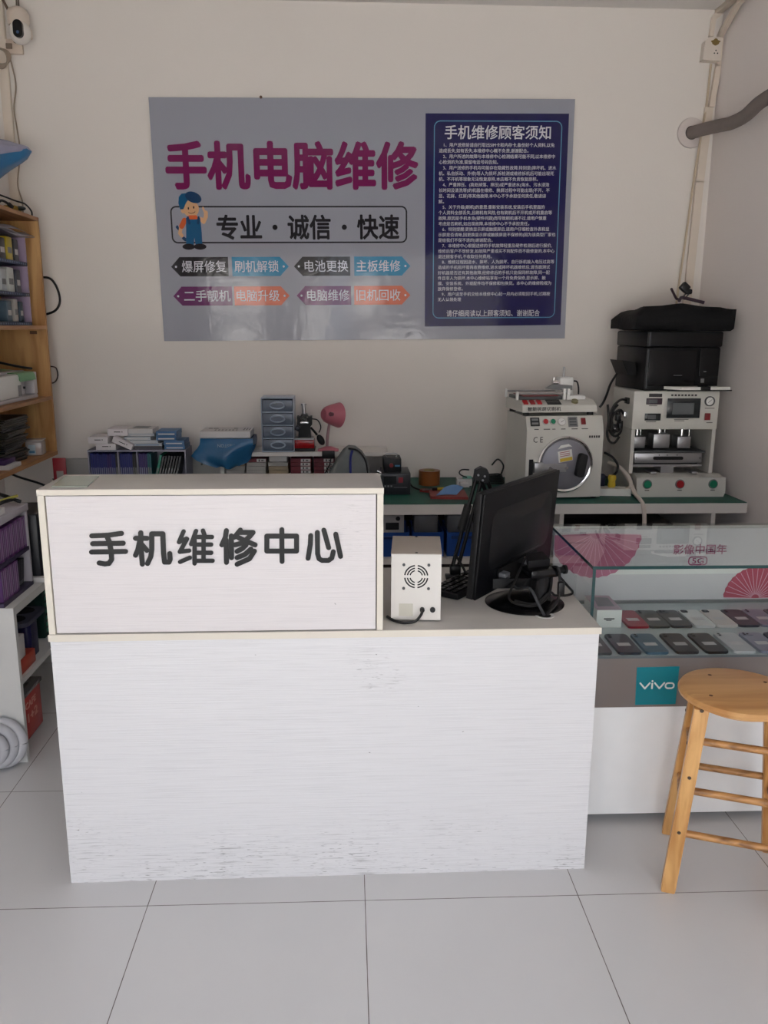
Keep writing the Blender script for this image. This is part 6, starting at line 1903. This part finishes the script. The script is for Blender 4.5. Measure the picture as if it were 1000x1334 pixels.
for k in range(10):
    y -= 0.0152
    t = thing('film_box', '%s purple film box from the far end in the lower tier' % (ORD[k + 1]), 'box', (VX1 - 0.006, y + 0.0068, VZ + 0.0145), (0, 0, 0), 'purple film boxes in the lower tier')
    g = G(); g.box(-0.15, 0.0, -0.0068, 0.0068, 0.0, 0.116, bev=0.001, seg=1); obj('carton', g, pc[(k + 1) % 3], t)
    g = G(); g.box(0.0002, 0.0008, -0.0045, -0.0015, 0.01, 0.11); obj('silver_edge', g, mat('film_silver', (172, 160, 180), 0.25), t)
for k in range(6):
    yy = VY1 - 0.112 + k * 0.0125
    t = thing('film_box', '%s dark leaning film box counted from the purple ones in the lower tier' % ORD[k + 1], 'box', (VX1 - 0.02, yy, VZ + 0.0166), (-0.22, 0, 0), 'dark film boxes in the lower tier')
    g = G(); g.box(-0.13, 0.0, 0.0, 0.0085, 0.0, 0.098, bev=0.001, seg=1); obj('carton', g, fb_cols['charcoal'], t)
    g = G(); g.box(0.0002, 0.0008, 0.002, 0.0065, 0.006, 0.02); obj('white_end', g, M_grey, t)
g = G((-0.70, 0.90, VZ + 0.3185)); g.box(-0.80, -0.655, 0.8, 0.905, VZ + 0.3187, VZ + 0.342, bev=0.002)
tag(obj('white_box', g, M_white), 'small flat white box on the lid of the purple rack', 'box')
g = G((-0.74, 0.95, VZ + 0.3185)); g.tube([(-0.86, 0.84, VZ + 0.35), (-0.80, 0.90, VZ + 0.385), (-0.74, 0.98, VZ + 0.380), (-0.70, 1.03, VZ + 0.355), (-0.68, 1.06, VZ + 0.335), (-0.66, 1.065, VZ + 0.3265)], 0.007); g.tube([(-0.85, 0.93, VZ + 0.326), (-0.74, 0.96, VZ + 0.3275), (-0.69, 1.0, VZ + 0.342), (-0.68, 1.04, VZ + 0.34)], 0.007)
tag(obj('coiled_lead', g, M_cable), 'thick black lead looped on top of the purple rack', 'cable')
g = G((-0.72, 1.0, VZ + 0.3185)); g.tube([(-0.86, 0.96, VZ + 0.324), (-0.76, 0.975, VZ + 0.3255), (-0.70, 1.01, VZ + 0.345), (-0.665, 1.05, VZ + 0.352)], 0.0055)
tag(obj('striped_lead', g, mat('olive_yellow_cable', (150, 144, 62), 0.5)), 'olive yellow lead under the black lead on the purple rack', 'cable')
g = G((-0.70, 1.22, UZ)); g.box(-0.86, -0.632, 1.13, 1.36, UZ + 0.0005, UZ + 0.265, bev=0.012)
t = tag(obj('tool_case', g, mat('black_blue_case', (24, 26, 32), 0.4)), 'tall black case standing behind the purple rack on the shelf unit', 'case')
g = G((-0.70, 1.22, UZ)); g.box(-0.6315, -0.629, 1.24, 1.33, UZ + 0.06, UZ + 0.21, bev=0.001); obj('pocket', g, mat('navy_pocket', (30, 34, 62), 0.5), t)
g = G((-0.64, 1.18, UZ)); g.box(-0.672, -0.612, 1.10, 1.128, UZ + 0.0005, UZ + 0.020, bev=0.002)
tag(obj('clip_box', g, M_dimwhite), 'little cream clip at the edge of the white shelf unit top', 'clip')
# middle compartment of the unit
kO = (-0.70, 1.02, 0.3125)
ch = thing('cup_holder', 'dark navy twin cup organizer with two round openings on the middle shelf', 'holder', kO)
M_navy = mat('navy_plastic_gloss', (30, 30, 72), 0.25)
g = G(kO)
outer = rrect(-0.775, 0.935, -0.630, 1.145, 0.03, 5)
g.prism(outer, 'z', 0.468, 0.483)
obj('rim', g, mat('holder_rim', (60, 60, 76), 0.3), ch)
for (yy, nm) in ((0.992, 0), (1.088, 1)):
    g = G(kO); g.lathe([(0.0, 0.4832), (0.040, 0.4832), (0.040, 0.4838), (0.0, 0.4838)], (-0.702, yy, 0.0), 28, sx=1.15); obj('opening', g, mat('deep_black', (8, 8, 9), 0.9), ch)
g = G(kO); g.prism(rrect(-0.745, 1.02, -0.655, 1.115, 0.02, 4), 'z', 0.3127, 0.4675); obj('body', g, M_navy, ch)
g = G((-0.70, 0.92, 0.3125)); g.box(-0.80, -0.640, 0.83, 0.93, 0.365, 0.452, bev=0.003)
tag(obj('white_carton', g, M_dimwhite), 'off-white carton in front of the cup organizer on the middle shelf', 'carton')
g = G((-0.69, 0.93, 0.3125)); g.box(-0.79, -0.634, 0.83, 1.005, 0.3128, 0.3645, bev=0.002)
tag(obj('orange_carton', g, mat('red_orange_carton', (176, 66, 46), 0.4)), 'red-orange carton at the bottom of the middle shelf', 'carton')
gO = (-0.85, 1.3, 0.3125)
gn = thing('mesh_basket', 'dark green slotted plastic basket at the back of the middle shelf', 'basket', gO)
g = G(gO); g.box(-1.0, -0.68, 1.24, 1.52, 0.3128, 0.55); obj('body', g, mat('dark_green_plastic2', (14, 52, 44), 0.45), gn)
for r in range(8):
    for c in range(6):
        g = G(gO); y_ = 1.26 + c * 0.043; z_ = 0.33 + r * 0.027; g.box(-0.6798, -0.6785, y_, y_ + 0.030, z_, z_ + 0.015); obj('slot', g, mat('slot_green', (40, 118, 96), 0.4), gn)
# red carton with a grey lid at the bottom
rO = (-0.80, 1.0, 0.0)
rb = thing('red_carton', 'glossy red carton with pale lettering under the white shelf unit', 'carton', rO)
g = G(rO); g.box(-0.98, -0.655, 0.892, 1.075, 0.026, 0.200, bev=0.003); obj('carton', g, mat('glossy_red_carton', (176, 36, 28), 0.3), rb)
g = G(rO); g.box(-0.99, -0.648, 0.886, 1.081, 0.2003, 0.216, bev=0.003); ld = obj('lid', g, mat('grey_lid', (88, 88, 90), 0.25), rb)
g = G(rO); g.box(-0.93, -0.675, 0.915, 1.02, 0.2162, 0.2172); obj('window', g, M_black_gloss, ld)
g = G(rO); g.box(-0.96, -0.68, 0.90, 1.06, 0.0, 0.0258); obj('tray_foot', g, M_grey, rb)
lettering('lettering', 'CAFE', mat('pale_red_print', (214, 150, 136), 0.4), rb, (0.915 - rO[1], 0.145, 1.02 - rO[1], 0.172), -0.6545 - rO[0], 'right', off=0.03)
lettering('lettering', '1+2', mat('pale_red_print', (214, 150, 136), 0.4), rb, (0.930 - rO[1], 0.090, 1.03 - rO[1], 0.126), -0.6545 - rO[0], 'right', off=0.03)
# coiled white hose
hO = (-0.655, 0.74, 0.0)
hs = thing('white_hose', 'coil of thick white hose leaning against the end of the white shelf unit', 'hose', hO)
M_hose = mat('white_foam', (186, 186, 190), 0.6)
for k, (r, yy, cxx) in enumerate(((0.074, 0.770, -0.690), (0.068, 0.744, -0.708), (0.050, 0.720, -0.716))):
    P = [(cxx + r * math.cos(q), yy + 0.01 * math.sin(q + k), 0.0945 + (r + 0.002) * math.sin(q)) for q in [2 * PI * i / 36 for i in range(37)]]
    g = G(hO); g.tube(P, 0.018, 12, smooth=0); obj('coil', g, M_hose, hs)

# ------------------------------------------------------------------ fittings on the walls
# camera at the upper left
wO = (-0.98, 2.40, 2.92)
wcam = thing('security_camera', 'white dome security camera with black oval face high on the back wall', 'camera', wO)
M_camw = mat('camera_white', (214, 200, 186), 0.4)
g = G(wO); g.lathe([(0.0, 0.145), (0.02, 0.142), (0.042, 0.130), (0.050, 0.112), (0.050, 0.078), (0.044, 0.062), (0.0, 0.058)], (-0.990, 2.40, 2.882), 36); obj('mount_cap', g, M_camw, wcam)
g = G(wO); g.sph((-0.982, 2.388, 2.912), 0.050, (0.98, 0.95, 1.06), 28); obj('dome', g, mat('camera_pale', (226, 220, 214), 0.3), wcam)
g = G(wO); g.prism(rrect(-0.996, 2.876, -0.952, 2.952, 0.021, 6), 'y', 2.334, 2.352); fc = obj('face', g, M_black_gloss, wcam)
g = G(wO); g.cyl((-0.974, 2.3338, 2.898), (-0.974, 2.3325, 2.898), 0.007, n=16); obj('lens', g, mat('lens_blue', (60, 84, 120), 0.1), fc)
g = G(wO); g.tube([(-0.982, 2.40, 3.025), (-0.985, 2.41, 3.06), (-0.979, 2.42, 3.105)], 0.004); g.tube([(-0.992, 2.40, 3.024), (-0.995, 2.41, 3.06), (-1.002, 2.42, 3.105)], 0.004); obj('hanging_wire', g, mat('dusty_wire', (106, 94, 84), 0.6), wcam)
g = G(wO); g.box(-1.002, -0.962, 2.43, 2.4985, 2.915, 2.955); obj('wall_arm', g, M_camw, wcam)
g = G((-1.04, 2.49, 2.86)); g.box(-1.10, -1.008, 2.478, 2.4985, 2.845, 2.912, bev=0.005)
t = tag(obj('wall_socket', g, mat('aged_white_plastic', (206, 190, 174), 0.45)), 'aged white socket plate on the wall behind the security camera', 'socket')
g = G(); g.box(-0.045, -0.015, -0.020, -0.0125, 0.005, 0.03, bev=0.003); obj('plug', g, mat('dusty_plug', (120, 104, 90), 0.6), t)
trO = (-1.07, 2.48, 2.3)
M_trunk = mat('white_trunking', (216, 204, 190), 0.5)
g = G(trO); g.box(-1.13, -1.085, 2.475, 2.4985, 2.05, 3.10, bev=0.003)
tag(obj('cable_trunking', g, M_trunk), 'vertical white cable trunking in the upper left corner of the back wall', 'trunking')
g = G((-1.09, 2.46, 2.82))
for k in range(4):
    g.tube([(-1.105 + (0.045 - 0.004 * k) * math.cos(q), 2.456 - 0.004 * k, 2.825 + (0.034 + 0.003 * k) * math.sin(q) - 0.004 * k) for q in [2 * PI * i / 22 for i in range(23)]], 0.0045, 6, smooth=0)
g.tube([(-1.070, 2.455, 2.85), (-1.06, 2.47, 2.78), (-1.055, 2.48, 2.70), (-1.075, 2.485, 2.60), (-1.068, 2.485, 2.50), (-1.062, 2.485, 2.40), (-1.075, 2.48, 2.32), (-1.085, 2.475, 2.24), (-1.06, 2.45, 2.16), (-1.045, 2.40, 2.09)], 0.004, 6)
tag(obj('coiled_wire', g, mat('beige_wire', (150, 136, 120), 0.6)), 'coil of beige wire hanging below the security camera and trailing to the cabinet', 'wire')
g = G((-1.06, 2.47, 2.95)); g.tube([(-1.09, 2.47, 3.10), (-1.06, 2.465, 3.04), (-1.035, 2.465, 2.98), (-1.03, 2.465, 2.92), (-1.04, 2.468, 2.89)], 0.006)
tag(obj('brown_wire', g, mat('brown_wire', (112, 92, 78), 0.6)), 'brown wire running down beside the security camera', 'wire')

# upper right corner: box, trunking, pipe
jO = (2.385, 2.485, 2.90)
jb = thing('junction_box', 'cut-cornered white socket box with a brown stain in the upper right corner', 'socket', jO)
g = G(jO); g.prism([(2.337, 2.868), (2.425, 2.865), (2.428, 2.972), (2.368, 2.975), (2.342, 2.955)], 'y', 2.455, 2.4985); obj('box', g, mat('box_white', (214, 204, 194), 0.45), jb)
g = G(jO)
P = [(2.395 + 0.022 * math.cos(q) * (1 + 0.2 * math.sin(5 * q)), 2.950 + 0.014 * math.sin(q) * (1 + 0.2 * math.cos(4 * q))) for q in [2 * PI * i / 22 for i in range(22)]]
g.prism(P, 'y', 2.4548, 2.4543); obj('stain', g, mat('mustard_stain', (126, 104, 54), 0.7), jb)
for (x, z) in ((2.400, 2.912), (2.393, 2.899), (2.409, 2.899)):
    g = G(jO); g.cyl((x, 2.4548, z), (x, 2.4543, z), 0.0035, n=10); obj('socket_hole', g, M_print, jb)
g = G((2.40, 2.48, 2.4))
def strip(g, pts, w, d, y):
    """flat trunking along a path on the back wall"""
    P = [Vector(p) for p in pts]
    for a, b in zip(P, P[1:]):
        t_ = (b - a).normalized()
        n_v = Vector((-t_.y, t_.x)) * w / 2
        ex = t_ * 0.002
        g.prism([tuple(a - ex + n_v), tuple(b + ex + n_v), tuple(b + ex - n_v), tuple(a - ex - n_v)], 'y', y, y - d)
strip(g, [(2.437, 2.985), (2.432, 2.85), (2.412, 2.66)], 0.028, 0.022, 2.4985)
tag(obj('cable_trunking', g, M_trunk), 'upper white trunking running down beside the socket box in the right corner', 'trunking')
g = G((2.38, 2.48, 2.2)); strip(g, [(2.402, 2.655), (2.385, 2.30), (2.372, 1.80), (2.365, 1.50)], 0.042, 0.016, 2.4985)
tag(obj('cable_trunking', g, M_trunk), 'lower wide white trunking running down to the black laptop bag', 'trunking')
g = G((2.36, 2.485, 2.2)); g.tube([(2.395, 2.49, 2.86), (2.388, 2.49, 2.66), (2.372, 2.478, 2.55), (2.352, 2.485, 2.30), (2.333, 2.485, 2.0), (2.318, 2.485, 1.80), (2.31, 2.48, 1.68)], 0.006, 8)
tag(obj('wall_wire', g, mat('yellowed_wire', (196, 180, 156), 0.6)), 'yellowed wire running down the wall beside the right trunking', 'wire')
g = G((2.42, 2.3, 3.05))
g.prism([(2.372, 2.985), (2.392, 2.985), (2.398, 3.06), (2.43, 3.085), (2.43, 3.108), (2.408, 3.108), (2.380, 3.075)], 'y', 2.4985, 2.478)
tag(obj('corner_trunking', g, M_trunk), 'bent white trunking from the socket box up to the ceiling', 'trunking')
g = G((2.43, 2.2, 3.09)); g.box(2.395, 2.425, 1.7, 2.4975, 3.086, 3.1095, bev=0.002)
tag(obj('ceiling_trunking', g, M_trunk), 'white trunking running along the ceiling at the right wall', 'trunking')
g = G((2.43, 2.45, 2.98))
g.prism([(2.496, 2.975), (2.496, 2.995), (2.30, 3.085), (1.8, 3.085), (1.8, 3.063), (2.285, 3.063), (2.47, 2.975)], 'x', 2.415, 2.4365)
tag(obj('side_trunking', g, M_trunk), 'white trunking rising from the corner and along the top of the right wall', 'trunking')
fO = (2.325, 2.49, 2.537)
fl = thing('pipe_flange', 'round white wall plate around the grey pipe at the upper right', 'plate', fO)
g = G(fO); g.lathe([(0.034, 0.0), (0.074, 0.0), (0.072, 0.007), (0.040, 0.010), (0.034, 0.010), (0.034, 0.0)], (2.325, 2.4985, 2.537), 44, axis=(0, -1, 0)); obj('ring', g, mat('flange_white', (208, 198, 194), 0.5), fl)
g = G(fO); g.cyl((2.325, 2.4985, 2.537), (2.325, 2.4965, 2.537), 0.0335, n=32); obj('hole', g, M_black, fl)
g = G((2.36, 2.2, 2.53)); g.tube([(2.325, 2.493, 2.537), (2.330, 2.46, 2.535), (2.352, 2.40, 2.535), (2.385, 2.30, 2.530), (2.398, 2.20, 2.520), (2.410, 2.08, 2.525), (2.412, 1.95, 2.550), (2.415, 1.78, 2.56), (2.43, 1.55, 2.585), (2.45, 1.3, 2.60)], 0.031, 16)
tag(obj('wrapped_pipe', g, mat('grey_pipe_wrap', (122, 112, 108), 0.7, var=0.1, bump=0.25, bscale=30)), 'grey wrapped air-conditioner pipe bending out of the wall plate along the right wall', 'pipe')
